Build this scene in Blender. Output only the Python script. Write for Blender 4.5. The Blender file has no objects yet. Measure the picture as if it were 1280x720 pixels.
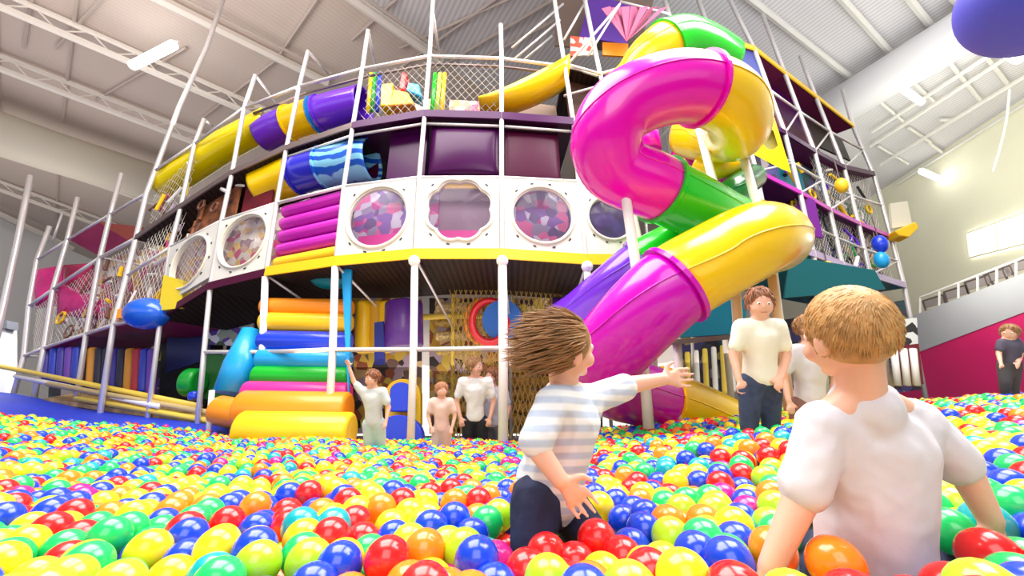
import bpy, bmesh, math, random
from mathutils import Vector, Matrix
from mathutils.bvhtree import BVHTree
random.seed(7)
SC = bpy.context.scene
COL = SC.collection
V = Vector
# ---------------------------------------------------------------- camera
F = 520.0; TH = math.radians(18.6); CZ = 0.28
cT, sT = math.cos(TH), math.sin(TH)
CAM = V((0, 0, CZ))
def ray(px, py):
    xc = (px-640)/F; yc = (360-py)/F
    return V((xc, cT-yc*sT, sT+yc*cT))
def W(px, py, d): return CAM + ray(px, py)*d            # camera-axis depth
def P(px, py, Y):                                       # world depth Y
    r = ray(px, py); return CAM + r*(Y/r.y)
def Q(px, py, H):                                       # on the horizontal plane z=H
    r = ray(px, py); return CAM + r*((H-CZ)/r.z)
def X(px, py, x):
    r = ray(px, py); return CAM + r*(x/r.x)
cd = bpy.data.cameras.new('camera'); cam = bpy.data.objects.new('camera', cd); COL.objects.link(cam)
cam.location = CAM; cam.rotation_euler = (math.pi/2+TH, 0, 0)
cd.sensor_width = 36; cd.lens = F/1280*36; cd.clip_start = 0.02; cd.clip_end = 300
SC.camera = cam
# ---------------------------------------------------------------- materials
MATS = {}
def mat(name, col, rough=0.4, metal=0.0, coat=0.0, sss=0.0, em=0.0, noise=0.0, nscale=6.0, alpha=None, bump=0.0):
    if name in MATS: return MATS[name]
    m = bpy.data.materials.new(name); m.use_nodes = True
    nt = m.node_tree; b = nt.nodes['Principled BSDF']
    c = (*col, 1)
    b.inputs['Base Color'].default_value = c
    b.inputs['Roughness'].default_value = rough
    b.inputs['Metallic'].default_value = metal
    b.inputs['Coat Weight'].default_value = coat
    b.inputs['Coat Roughness'].default_value = 0.08
    if sss: 
        b.inputs['Subsurface Weight'].default_value = sss
        b.inputs['Subsurface Radius'].default_value = (0.02, 0.01, 0.008)
    if em:
        b.inputs['Emission Color'].default_value = c; b.inputs['Emission Strength'].default_value = em
    if alpha is not None: b.inputs['Alpha'].default_value = alpha
    if noise or bump:
        tc = nt.nodes.new('ShaderNodeTexCoord'); n = nt.nodes.new('ShaderNodeTexNoise')
        n.inputs['Scale'].default_value = nscale; n.inputs['Detail'].default_value = 5
        nt.links.new(tc.outputs['Object'], n.inputs['Vector'])
        if noise:
            r = nt.nodes.new('ShaderNodeValToRGB')
            r.color_ramp.elements[0].position = .3; r.color_ramp.elements[1].position = .7
            r.color_ramp.elements[0].color = tuple(max(0, x*(1-noise)) for x in col)+(1,)
            r.color_ramp.elements[1].color = tuple(min(1, x*(1+noise*.6)) for x in col)+(1,)
            nt.links.new(n.outputs['Fac'], r.inputs['Fac']); nt.links.new(r.outputs['Color'], b.inputs['Base Color'])
        if bump:
            bp = nt.nodes.new('ShaderNodeBump'); bp.inputs['Strength'].default_value = bump
            bp.inputs['Distance'].default_value = .02
            nt.links.new(n.outputs['Fac'], bp.inputs['Height']); nt.links.new(bp.outputs['Normal'], b.inputs['Normal'])
    MATS[name] = m; return m
def stripes(name, a, b_, scale, axis='X', rough=.6, rot=0.0, soft=.1, coord='Object', detail=0.0):
    m = bpy.data.materials.new(name); m.use_nodes = True; nt = m.node_tree; b = nt.nodes['Principled BSDF']
    tc = nt.nodes.new('ShaderNodeTexCoord'); mp = nt.nodes.new('ShaderNodeMapping'); w = nt.nodes.new('ShaderNodeTexWave')
    mp.inputs['Rotation'].default_value = (0, 0, rot)
    w.bands_direction = axis; w.inputs['Scale'].default_value = scale; w.inputs['Distortion'].default_value = detail
    r = nt.nodes.new('ShaderNodeValToRGB')
    r.color_ramp.elements[0].position = .5-soft; r.color_ramp.elements[1].position = .5+soft
    r.color_ramp.elements[0].color = (*a, 1); r.color_ramp.elements[1].color = (*b_, 1)
    nt.links.new(tc.outputs[coord], mp.inputs['Vector']); nt.links.new(mp.outputs['Vector'], w.inputs['Vector'])
    nt.links.new(w.outputs['Fac'], r.inputs['Fac']); nt.links.new(r.outputs['Color'], b.inputs['Base Color'])
    b.inputs['Roughness'].default_value = rough
    MATS[name] = m; return m
def patchwork(name, cols, scale, rough=.5, rnd=1.0):
    m = bpy.data.materials.new(name); m.use_nodes = True; nt = m.node_tree; b = nt.nodes['Principled BSDF']
    tc = nt.nodes.new('ShaderNodeTexCoord'); v = nt.nodes.new('ShaderNodeTexVoronoi'); v.inputs['Scale'].default_value = scale
    v.inputs['Randomness'].default_value = rnd
    s = nt.nodes.new('ShaderNodeSeparateColor'); r = nt.nodes.new('ShaderNodeValToRGB'); r.color_ramp.interpolation = 'CONSTANT'
    el = r.color_ramp.elements
    while len(el) < len(cols): el.new(.5)
    for i, c in enumerate(cols): el[i].position = i/len(cols); el[i].color = (*c, 1)
    nt.links.new(tc.outputs['Object'], v.inputs['Vector']); nt.links.new(v.outputs['Color'], s.inputs['Color'])
    nt.links.new(s.outputs['Red'], r.inputs['Fac']); nt.links.new(r.outputs['Color'], b.inputs['Base Color'])
    b.inputs['Roughness'].default_value = rough
    MATS[name] = m; return m
steel = mat('steel', (.80, .76, .76), .3, .35, 0.3)
foam_post = mat('foam_post', (.92, .88, .86), .5)
tan_post = mat('tan_post', (.80, .52, .30), .5)
dark_steel = mat('dark_steel', (.20, .15, .15), .4, .5)
yel_rail = mat('yellow_rail', (.85, .62, .08), .45)
YEL = mat('yellow_plastic', (1.0, .62, .0), .22, 0, .3)
LEM = mat('lemon_plastic', (1.0, .78, .0), .2, 0, .5)
MAG = mat('magenta_plastic', (.86, .0, .50), .22, 0, .3)
VIO = mat('orchid_plastic', (.64, .0, .54), .22, 0, .3)
GRN = mat('green_plastic', (.01, .62, .02), .22, 0, .3)
PUR = mat('purple_plastic', (.17, .03, .68), .22, 0, .3)
BLU = mat('blue_vinyl', (.01, .05, .72), .3, 0, .3)
SKY = mat('sky_vinyl', (.01, .38, .86), .35, 0, .2)
TEA = mat('teal_vinyl', (.005, .17, .24), .35, 0, .3)
NAV = mat('navy_vinyl', (.03, .045, .26), .35, 0, .3)
RED = mat('red_vinyl', (.80, .02, .03), .35, 0, .3)
ORG = mat('orange_vinyl', (1.0, .30, .01), .4, 0, .2)
YLV = mat('yellow_vinyl', (1.0, .60, .01), .4, 0, .2)
GRV = mat('green_vinyl', (.0, .34, .03), .4, 0, .2)
PNK = mat('pink_vinyl', (.92, .02, .30), .4, 0, .2)
ORC = mat('orchid_vinyl', (.55, .01, .45), .35, 0, .3)
MRN = mat('maroon_vinyl', (.07, .003, .03), .45, 0, .1)
PLM = mat('plum_vinyl', (.055, .002, .06), .3, 0, .15)
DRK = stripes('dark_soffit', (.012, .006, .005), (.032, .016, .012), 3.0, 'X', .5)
WHT = mat('white_panel', (.78, .76, .71), .35, 0, .3, noise=.05, nscale=3)
BLK = mat('black_slot', (.02, .02, .025), .5)
FLANGE = mat('flange', (.85, .45, .25), .35)
busy_warm = patchwork('busy_warm', [(.6,.35,.05),(.04,.03,.03),(.8,.6,.3),(.35,.1,.05),(.75,.55,.08),(.5,.4,.5),(.2,.12,.1)], 6)
busy_pale = patchwork('busy_pale', [(.75,.66,.58),(.5,.32,.25),(.85,.8,.75),(.6,.08,.2),(.3,.2,.22),(.8,.55,.15),(.7,.65,.6)], 7)
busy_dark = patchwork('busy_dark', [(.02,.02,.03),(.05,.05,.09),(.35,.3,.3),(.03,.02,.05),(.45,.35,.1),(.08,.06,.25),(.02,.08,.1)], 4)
busy_purple = patchwork('busy_purple', [(.18,.08,.35),(.1,.05,.2),(.6,.1,.3),(.5,.45,.6),(.25,.2,.35),(.45,.02,.25)], 6)
netm = mat('net_cord', (.72, .66, .60), .8)
netd = mat('net_cord_black', (.05, .05, .05), .8)
# ---------------------------------------------------------------- mesh builder
class MB:
    def __init__(s): s.v = []; s.f = []; s.m = []
    def add(s, vs, fs, mi=0):
        o = len(s.v); s.v += [tuple(v) for v in vs]; s.f += [tuple(i+o for i in f) for f in fs]; s.m += [mi]*len(fs); return s
    def tube(s, pts, r, seg=8, mi=0, caps=True, radii=None):
        pts = [V(p) for p in pts]; n = len(pts); rings = []; up = None; vs = []
        for i, p in enumerate(pts):
            t = (pts[min(i+1, n-1)]-pts[max(i-1, 0)]).normalized()
            if up is None:
                up = V((0, 0, 1)) if abs(t.z) < .9 else V((1, 0, 0))
            a = (up - t*up.dot(t)).normalized(); b = t.cross(a); up = a
            rr = radii[i] if radii else r
            for k in range(seg):
                th = 2*math.pi*k/seg; vs.append(p+(a*math.cos(th)+b*math.sin(th))*rr)
        fs = [(i*seg+k, i*seg+(k+1) % seg, (i+1)*seg+(k+1) % seg, (i+1)*seg+k) for i in range(n-1) for k in range(seg)]
        if caps: fs += [tuple(range(seg))[::-1], tuple(range((n-1)*seg, n*seg))]
        return s.add(vs, fs, mi)
    def slab(s, q, t=.04, mi=0):
        q = [V(p) for p in q]; n = len(q)
        nn = V((0, 0, 0))
        for i in range(n): nn += (q[i]-q[0]).cross(q[(i+1) % n]-q[0])
        nn = nn.normalized()*t/2
        vs = [p+nn for p in q]+[p-nn for p in q]
        fs = [tuple(range(n)), tuple(range(2*n-1, n-1, -1))]+[(i, n+i, n+(i+1) % n, (i+1) % n) for i in range(n)]
        return s.add(vs, fs, mi)
    def box(s, c, sx, sy, sz, mi=0, M=None):
        c = V(c); vs = []
        for dx in (-.5, .5):
            for dy in (-.5, .5):
                for dz in (-.5, .5):
                    d = V((dx*sx, dy*sy, dz*sz)); vs.append(c+(M @ d if M else d))
        return s.add(vs, [(0,1,3,2),(4,6,7,5),(0,4,5,1),(2,3,7,6),(0,2,6,4),(1,5,7,3)], mi)
    def ball(s, c, r, sub=2, mi=0, sc=(1,1,1)):
        vs, fs = ICO[sub]; c = V(c)
        return s.add([c+V((v[0]*r*sc[0], v[1]*r*sc[1], v[2]*r*sc[2])) for v in vs], fs, mi)
    def build(s, name, mats, parent=None, smooth=False, bevel=0.0):
        me = bpy.data.meshes.new(name); me.from_pydata(s.v, [], s.f)
        if not isinstance(mats, (list, tuple)): mats = [mats]
        for m in mats: me.materials.append(m)
        me.polygons.foreach_set('material_index', s.m)
        if smooth: me.polygons.foreach_set('use_smooth', [True]*len(me.polygons))
        me.update()
        o = bpy.data.objects.new(name, me); COL.objects.link(o)
        if parent: o.parent = parent; o.matrix_parent_inverse = Matrix.Translation(-parent.location)
        if bevel:
            b = o.modifiers.new('b', 'BEVEL'); b.width = bevel; b.segments = 3
        return o
ICO = {}
for k in (1, 2, 3, 4):
    bm = bmesh.new(); bmesh.ops.create_icosphere(bm, subdivisions=k, radius=1)
    ICO[k] = ([v.co.copy() for v in bm.verts], [tuple(v.index for v in f.verts) for f in bm.faces]); bm.free()
def smooth_sides(o, ang=40):
    me = o.data; me.polygons.foreach_set('use_smooth', [len(p.vertices) == 4 for p in me.polygons]); return o
def tag(o, label=None, cat=None, group=None, kind=None):
    if label: o['label'] = label
    if cat: o['category'] = cat
    if group: o['group'] = group
    if kind: o['kind'] = kind
    return o
def empty(name, loc, label=None, cat=None, group=None):
    o = bpy.data.objects.new(name, None); COL.objects.link(o); o.location = loc; o.empty_display_size = .1
    return tag(o, label, cat, group)
def lerp(a, b, t): return a+(b-a)*t
def catmull(pts, n=8):
    pts = [V(p) for p in pts]; out = []; ext = [pts[0]*2-pts[1]]+pts+[pts[-1]*2-pts[-2]]
    for i in range(1, len(ext)-2):
        p0, p1, p2, p3 = ext[i-1:i+3]
        for k in range(n):
            t = k/n; out.append(.5*((2*p1)+(p2-p0)*t+(2*p0-5*p1+4*p2-p3)*t*t+(3*p1-p0-3*p2+p3)*t**3))
    out.append(pts[-1]); return out
# ---------------------------------------------------------------- room shell
HC = 11.6
def structure(o): o['kind'] = 'structure'; return o
ceil_warm = stripes('ceiling_warm', (.60, .50, .44), (.64, .54, .48), 2.2, 'X', .8, rot=math.radians(40), soft=.3)
ceil_cool = stripes('ceiling_cool', (.56, .54, .56), (.70, .68, .70), 2.2, 'X', .8, rot=math.radians(-30), soft=.3)
wallm = mat('wall_cream', (.82, .80, .62), .8, noise=.05, nscale=.4)
wallgrey = mat('wall_pale', (.80, .80, .80), .8, noise=.04, nscale=.4)
ra, rb = Q(444, 0, HC), Q(540, 66, HC); rd = (rb-ra).normalized()
a0, a1 = ra-rd*40, ra+rd*70
left_n = V((-rd.y, rd.x, 0))
if left_n.x > 0: left_n = -left_n
structure(MB().slab([a0, a1, a1+left_n*60, a0+left_n*60], .1).build('ceiling', ceil_warm))
structure(MB().slab([a0, a1, a1-left_n*60, a0-left_n*60], .1).build('ceiling', ceil_cool))
wl0, wl1 = Q(-60, 246, HC), Q(60, 300, HC); wd = (wl1-wl0).normalized(); wl0 -= wd*25; wl1 += wd*40
structure(MB().slab([V((wl0.x, wl0.y, -1)), V((wl1.x, wl1.y, -1)), V((wl1.x, wl1.y, HC)), V((wl0.x, wl0.y, HC))], .3).build('wall_left', wallgrey))
WX = 18.6
structure(MB().slab([V((WX, -12, -1)), V((WX, 45, -1)), V((WX, 45, HC)), V((WX, -12, HC))], .3).build('wall_right', wallm))
floorm = mat('pit_floor', (.02, .03, .10), .8)
structure(MB().box((0, 15, -.75), 90, 70, .4).build('floor', floorm))
# pink wall and grey balcony parapet at the right
pinkm = mat('pink_wall', (.78, .01, .16), .6, noise=.06, nscale=1)
greym = mat('grey_parapet', (.52, .52, .56), .6, noise=.05, nscale=1)
def xq(pts, x): return [X(px, py, x) for px, py in pts]
BX = 13.5
structure(MB().slab(xq([(1100, 412), (1420, 290), (1420, 340), (1100, 460)], BX), .25).build('trim_balcony_parapet', greym))
lowp = xq([(1100, 460), (1420, 340)], BX)
structure(MB().slab([lowp[0], lowp[1], V((lowp[1].x, lowp[1].y, -1)), V((lowp[0].x, lowp[0].y, -1))], .2).build('wall_balcony_front', pinkm))
wf = mat('window_bright', (1, 1, .98), .5, em=4.0)
wn = structure(MB().slab(xq([(1208, 292), (1330, 248), (1330, 292), (1212, 322)], WX-.2), .05).build('window_1', wf))
fr = MB()
for a, b in (((1208,292),(1330,248)), ((1330,292),(1212,322)), ((1208,292),(1212,322)), ((1245,279),(1248,313)), ((1290,262),(1292,303))):
    fr.tube([X(*a, WX-.26), X(*b, WX-.26)], .04, 6)
fr.build('window_frame', wallm, wn)
# ceiling steelwork
beamm = mat('roof_steel', (.78, .72, .66), .6)
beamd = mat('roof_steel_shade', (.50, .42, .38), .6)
beamc = mat('roof_steel_pale', (.72, .70, .66), .6)
def tr(name, o): return structure(o)
ntrim = [0]
def roofbar(p, q, r=.09, h=HC-.25, m=beamm, name='ceiling_beam'):
    o = MB().tube([Q(*p, h), Q(*q, h)], r, 6).build(name, m); return structure(o)
def truss(p, q, n=9, r=.09, drop=.8, m=beamm):
    b0, b1 = Q(*p, HC-.2-drop), Q(*q, HC-.2-drop); t0 = b0+V((0,0,drop)); t1 = b1+V((0,0,drop))
    mb = MB(); mb.tube([b0, b1], r, 6); mb.tube([t0, t1], r*.8, 6)
    for i in range(n):
        u = i/n; w = (i+.5)/n; x = (i+1)/n
        mb.tube([lerp(b0, b1, u), lerp(t0, t1, w), lerp(b0, b1, x)], r*.25, 5)
    return structure(mb.build('ceiling_truss', m))
truss((-90, -30), (345, 156), 7, .11, .45)
truss((-90, 52), (268, 188), 7, .11, .45)
truss((-90, 160), (215, 262), 7, .10, .4)
truss((-90, 205), (180, 302), 6, .10, .4)
roofbar((-90, 225), (90, 310), .16, HC-.5)
roofbar((120, -40), (410, 104), .14)
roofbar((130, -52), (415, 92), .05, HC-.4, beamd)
roofbar((380, -44), (552, 76), .15)
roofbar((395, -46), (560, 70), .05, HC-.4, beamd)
for a, b in (((98,-20),(78,152)), ((75,175),(70,275)), ((-5,-10),(0,150)), ((398,-3),(345,75)), ((345,75),(250,150)), ((130,-5),(70,60)),
             ((232,60),(120,125)), ((500,-5),(440,50)), ((625,-5),(500,85)), ((700,-5),(540,90)), ((760,-10),(600,75)), ((660,-12),(500,60)), ((40,-5),(30,60))):
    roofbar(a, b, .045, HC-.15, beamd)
for a, b in (((1088,183),(1300,45)), ((1100,206),(1310,78)), ((1119,231),(1320,105)), ((1090,165),(1300,28))):
    roofbar(a, b, .07, HC-.3, beamc)
for a, b in (((1100,128),(1130,153)), ((1142,104),(1168,128)), ((1185,76),(1207,103)), ((1219,56),(1240,80)), ((1136,160),(1163,178)), ((1175,150),(1192,150)),
             ((1160,178),(1180,192)), ((1207,103),(1225,125)), ((1240,80),(1262,108)), ((1098,183),(1135,205))):
    roofbar(a, b, .06, HC-.2, beamc)
for a, b in (((1045,-10),(1128,82)), ((1130,-10),(1172,42)), ((1185,-10),(1215,22)), ((920,-15),(1078,108))):
    roofbar(a, b, .10, HC-.2, beamc)
ductm = mat('duct_white', (.62, .57, .48), .6); ductc = mat('duct_pale', (.80, .80, .82), .5)
o = MB().tube([Q(-110, 130, HC-1.4), Q(60, 188, HC-1.4), Q(215, 236, HC-1.4)], .78, 24).build('ventilation_duct', ductm); smooth_sides(o)
tag(o, 'long round cream air duct under the warm beige roof, left of the climbing frame', 'duct')
o = MB().tube([Q(1020, 150, HC-.9), Q(1150, 72, HC-.9), Q(1330, -38, HC-.9)], .62, 24).build('ventilation_duct', ductc); smooth_sides(o)
tag(o, 'wide round white air duct crossing the roof to the right of the climbing frame', 'duct')
lampm = mat('fluorescent', (1, 1, .97), .5, em=6.0)
housing = mat('lamp_housing', (.8, .8, .8), .5)
def lamp(p, q, r, label, h=HC-1.1):
    a, b = Q(*p, h), Q(*q, h); e = empty('ceiling_lamp', (a+b)/2, label, 'light')
    MB().tube([a, b], r, 10).build('lamp_tube', lampm, e)
    MB().slab([a+V((.1,0,r)), b+V((.1,0,r)), b+V((-.1,0,r)), a+V((-.1,0,r))], .05).build('lamp_housing', housing, e)
    return e
lamp((166, 82), (217, 56), .13, 'glowing strip light hanging under the beige roof trusses above the tallest pole')
lamp((1231, 49), (1273, 74), .14, 'glowing strip light beside the white duct, nearest the top right corner')
lamp((1152, 214), (1230, 248), .12, 'long glowing strip light under the lowest purlins over the cream wall', HC-1.2)
lamp((1130, 112), (1152, 128), .10, 'short strip light tucked beneath the white duct')
lamp((1170, 258), (1205, 272), .12, 'dim strip light low against the cream wall above the window', HC-1.2)
o = MB().tube(catmull([X(1262, 112, 15), X(1258, 150, 15), X(1250, 185, 15), X(1241, 214, 15)]), .03, 6).build('hanging_cable', beamc)
tag(o, 'thin pale cable hanging down in front of the cream wall', 'cable')
# balcony furniture
for i, (px, py) in enumerate(((1170, 385), (1198, 374), (1226, 362), (1252, 352), (1276, 342))):
    c = X(px, py, BX+.6); e = empty('balcony_chair', c, None, 'chair', 'chairs behind the balcony parapet')
    e['label'] = 'grey metal chair showing above the grey balcony parapet'
    mb = MB(); 
    for dx in (-.35, .35): mb.tube([c+V((0, dx, -.6)), c+V((0, dx, .35))], .03, 5)
    mb.tube([c+V((0, -.35, .35)), c+V((0, .35, .35))], .03, 5); mb.build('chair_frame', dark_steel, e)
    MB().box(c+V((0, 0, .2)), .04, .6, .22).build('backrest', mat('chair_back', (.35,.3,.3), .6), e)
e = empty('balcony_railing', X(1200, 370, BX+.2), 'thin white railing along the top of the grey balcony parapet', 'railing')
for k in range(9):
    px = 1150+k*24; py = 400-(px-1145)*.385
    MB().tube([X(px, py, BX+.2), X(px, py-26, BX+.2)], .03, 6).build('baluster', foam_post, e)
MB().tube([X(1150, 372, BX+.2), X(1345, 297, BX+.2)], .035, 6).build('handrail', foam_post, e)
# ---------------------------------------------------------------- climbing frame
DEP = dict(A=9.5, B=9.3, C=8.8, D=8.0, E=7.7, F=7.2, G=6.9, H=6.4, I=6.1, J=6.0, K=6.1, L=6.3, M=6.6, N=6.9, O=7.3, P=7.9, Q=8.5, R=9.1)
N_ = {
'A': {0:(19,495),1:(30,445),3:(36,383),4:(46,325),9:(62,283)},
'B': {0:(47,500),1:(55,435),3:(66,362),4:(84,300),9:(97,247)},
'C': {0:(99,512),1:(108,417),3:(125,322),4:(138,268),9:(152,217)},
'D': {0:(131,514),1:(142,406),2:(158,345),3:(170,298),4:(183,242),5:(194,213),6:(224,133),7:(258,60),9:(284,-15)},
'E': {0:(190,525),1:(201,395),2:(213,309),3:(226,259),4:(243,180),9:(255,149)},
'F': {0:(253,527),.5:(255,440),1:(263,357),2:(277,276),3:(290,217),4:(305,135),9:(319,94)},
'G': {0:(322,543),.5:(328,440),1:(333,340),2:(346,254),3:(358,186),4:(374,108),9:(385,64)},
'H': {0:(413,548),.5:(416,437),1:(420,327),2:(430,233),3:(441,158),4:(453,86),9:(460,38)},
'I': {0:(515,552),.5:(517,437),1:(519,318),2:(524,222),3:(531,143),4:(537,70),9:(542,-12)},
'J': {0:(629,552),.5:(629,435),1:(628,318),2:(627,222),3:(627,146),4:(627,73),9:(626,31)},
'K': {0:(742,545),.5:(739,432),1:(733,325),2:(723,227),3:(717,153),4:(706,83),9:(690,-20)},
'L': {0:(826,535),1:(805,325),2:(785,232),3:(768,160),4:(750,93),9:(728,-15)},
'M': {0:(915,525),1:(893,300),2:(880,210),3:(866,130),4:(850,62),9:(826,-15)},
'N': {0:(975,515),1:(962,300),2:(945,215),3:(925,140),4:(890,45),9:(868,-12)},
'O': {0:(1030,510),1:(1017,318),2:(1000,242),3:(981,167),4:(943,62),9:(905,-14)},
'P': {0:(1078,500),1:(1053,332),2:(1037,263),3:(1018,190),4:(981,92),9:(953,18)},
'Q': {0:(1112,490),1:(1088,344),2:(1073,280),3:(1055,210),4:(1020,122),9:(1000,70)},
'R': {0:(1150,478),1:(1130,357),2:(1114,297),3:(1092,218),4:(1066,158),9:(1053,112)},
}
order = 'ABCDEFGHIJKLMNOPQR'
CC = V((.5, 17, 0))
def nd(p, r):
    t = N_[p]
    if r in t: return P(*t[r], DEP[p])
    ks = sorted(k for k in t if k < 9); lo = max([k for k in ks if k < r] or [ks[0]]); hi = min([k for k in ks if k > r] or [ks[-1]])
    if lo == hi: return P(*t[lo], DEP[p])
    u = (r-lo)/(hi-lo); return lerp(P(*t[lo], DEP[p]), P(*t[hi], DEP[p]), u)
def bk(p, r, s=1.9):
    n = nd(p, r); d = CC-n; d.z = 0; return n+d.normalized()*s
frame = empty('jungle_gym', (0, 6, 0), 'huge white steel tube frame of the multi-level play structure', 'climbing frame')
for p in order:
    t = N_[p]; pts = [P(*t[k], DEP[p]) for k in sorted(t)]
    pts[0].z -= .5
    r = .042 if p in 'EFGHIJK' else .046
    if p in 'ABCD': r = .05
    MB().tube(pts, r, 10).build('post', steel, frame, True)
for p in 'GHIJK':                                           # foam sleeves on lower posts
    a, b = nd(p, 0), nd(p, 1); a.z -= .4
    MB().tube([a, nd(p, .5) if .5 in N_[p] else lerp(a, b, .5), b-V((0,0,.10))], .068 if p == 'J' else .056, 14).build('post_sleeve', foam_post, frame, True)
# back row of posts
for p in order:
    MB().tube([bk(p, 0)-V((0,0,.4)), bk(p, 1), bk(p, 2), bk(p, 3), bk(p, 4)], .035, 8).build('rear_post', yel_rail if p in 'EFGHI' else steel, frame, True)
def rail(p, q, r1, r2=None, rad=.032, m=steel, name='rail', off=V((0,0,0))):
    r2 = r1 if r2 is None else r2
    MB().tube([nd(p, r1)+off, nd(q, r2)+off], rad, 8).build(name, m, frame, True)
for a, b in zip(order, order[1:]):
    for r in (1, 2, 3, 4):
        if r == 2 and a in 'ABC': continue
        if r == 4 and a == 'D': continue
        rail(a, b, r, rad=.038 if r in (1, 3) else .032)
for a, b in zip('FGHIJ', 'GHIJK'): rail(a, b, .5, rad=.036)
for a, b in zip('GHIJ', 'HIJK'): rail(a, b, 3, rad=.026, off=V((0, .05, -.16)))
for a, b in zip('FGHIJ', 'GHIJK'): rail(a, b, 4, rad=.026, off=V((0, .3, .12)), m=dark_steel)
for a, b in zip('MNOPQ', 'NOPQR'):
    rail(a, b, 2.5, rad=.028); rail(a, b, 3.5, rad=.03); rail(a, b, 1.5, rad=.026)
    rail(a, b, 4, rad=.03, off=V((.1, 1.2, .35)), m=dark_steel)
rail('D', 'E', 5, 4, rad=.03)
def brace(p, q, Y=None, r=.026, m=steel):
    MB().tube([P(*p, Y), P(*q, Y)] if Y else [p, q], r, 7).build('brace', m, frame, True)
# tepee tips leaning back from the post tops
for p, q in (('E',(265,157)), ('F',(345,128)), ('G',(410,92)), ('H',(470,85)), ('I',(550,75))):
    t = N_[p][9]; ty = 15 if p == 'I' else t[1]
    brace(P(t[0] if p != 'I' else 541, ty, DEP[p]), P(*q, DEP[p]+1.0), r=.03)
for p, q, Y in (((194,213),(245,178),7.9), ((78,266),(66,300),9.6), ((62,283),(46,322),9.6), ((707,84),(775,5),6.2), ((705,50),(733,0),6.4), ((712,84),(747,95),6.2), ((775,2),(838,18),6.4), ((735,70),(775,5),6.3),
                ((775,100),(705,120),6.3), ((640,60),(704,5),6.6), ((642,75),(700,25),6.7), ((690,45),(655,75),7.0), ((708,80),(752,93),6.1)):
    brace(p, q, Y)
for a, b, r1, r2 in (('O','P',3,3.5), ('P','Q',3,3.5), ('Q','R',3,3.5), ('O','P',2,2.5), ('N','O',2,2.5), ('P','Q',2,2.5), ('Q','R',1,1.5), ('N','O',3,3.5)):
    brace(nd(a, r1), nd(b, r2), r=.024)
for p in order:                                              # cross members at each floor, front row to back row
    for r in (1, 3): MB().tube([nd(p, r), bk(p, r)], .028, 7).build('cross_member', steel, frame, True)
    if p in 'GHIJK': brace(nd(p, 1)-V((0,0,.05)), bk(p, .75), r=.022)
for p in 'IJK':
    c = nd(p, 1)-V((0, .02, .12)); MB().ball(c, .095, 2).build('knuckle_joint', foam_post, frame, True)
for a, b in zip('EFGHIJ', 'FGHIJK'): MB().tube([bk(a, .83), bk(b, .83)], .06, 8).build('rear_beam', yel_rail, frame, True)
# free-standing pole and fence poles at the left
for pts, lab in ((((38,220),(22,300),(5,378),(-22,500)), 'free-standing white pole at the far left, its pointed top above the frame'),):
    o = MB().tube([P(*q, 8.8) for q in pts], .06, 8).build('pole', steel, None, True); tag(o, lab, 'pole')
o = MB().tube([P(265, 488, 6.6), P(260, 548, 6.6)], .04, 8).build('pole', foam_post, None, True)
tag(o, 'short white stub post standing on the edge of the blue padded ledge', 'pole')
# floors of the structure
def deck(r, ps, label, m, t=.12, edge=None, s=1.9, dz=0.0):
    e = empty('play_deck', nd(ps[0], r), label, 'deck')
    mb = MB()
    for a, b in zip(ps, ps[1:]):
        mb.slab([nd(a, r)+V((0,0,dz)), nd(b, r)+V((0,0,dz)), bk(b, r, s)+V((0,0,dz)), bk(a, r, s)+V((0,0,dz))], t)
    mb.build('deck_floor', m, e)
    if edge:
        mb = MB()
        for a, b in zip(ps, ps[1:]):
            A, B = nd(a, r)-V((0,.03,0)), nd(b, r)-V((0,.03,0))
            mb.slab([A+V((0,0,dz+t*.62)), B+V((0,0,dz+t*.62)), B+V((0,0,dz-t*.62)), A+V((0,0,dz-t*.62))], .03)
        mb.build('deck_edge', edge, e)
    return e
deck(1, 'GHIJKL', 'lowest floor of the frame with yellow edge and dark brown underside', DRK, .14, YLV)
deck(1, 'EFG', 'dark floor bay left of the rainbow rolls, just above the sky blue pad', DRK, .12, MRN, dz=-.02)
deck(1, 'BCDE', 'maroon padded floor of the left wing, sagging over the hanging rollers', mat('red_deck', (.30,.01,.06), .35), .10, None, 1.3)
deck(3, 'HIJK', 'upper floor with plum edge above the clear bubble panels', mat('plum_deck', (.035,.004,.03), .3), .12, mat('plum_edge', (.07,.01,.08), .3))
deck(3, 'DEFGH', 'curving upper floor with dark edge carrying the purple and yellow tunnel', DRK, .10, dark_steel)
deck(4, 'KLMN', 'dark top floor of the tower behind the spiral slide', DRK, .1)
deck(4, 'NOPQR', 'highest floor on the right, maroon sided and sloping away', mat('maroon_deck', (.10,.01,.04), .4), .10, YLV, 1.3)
deck(3, 'NOPQR', 'maroon floor one storey below the highest on the right side', mat('maroon_deck2', (.12,.01,.09), .4), .10, PLM, 1.6)
deck(2, 'NOPQR', 'middle floor with magenta edge on the right of the spiral slide', mat('magenta_deck', (.09,.01,.08), .4), .08, ORC, 1.6)
deck(1, 'LMNOPQR', 'lowest right floor with teal padding and pale edge', TEA, .12, mat('lilac_edge', (.45,.35,.55), .4), 1.9)
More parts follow.
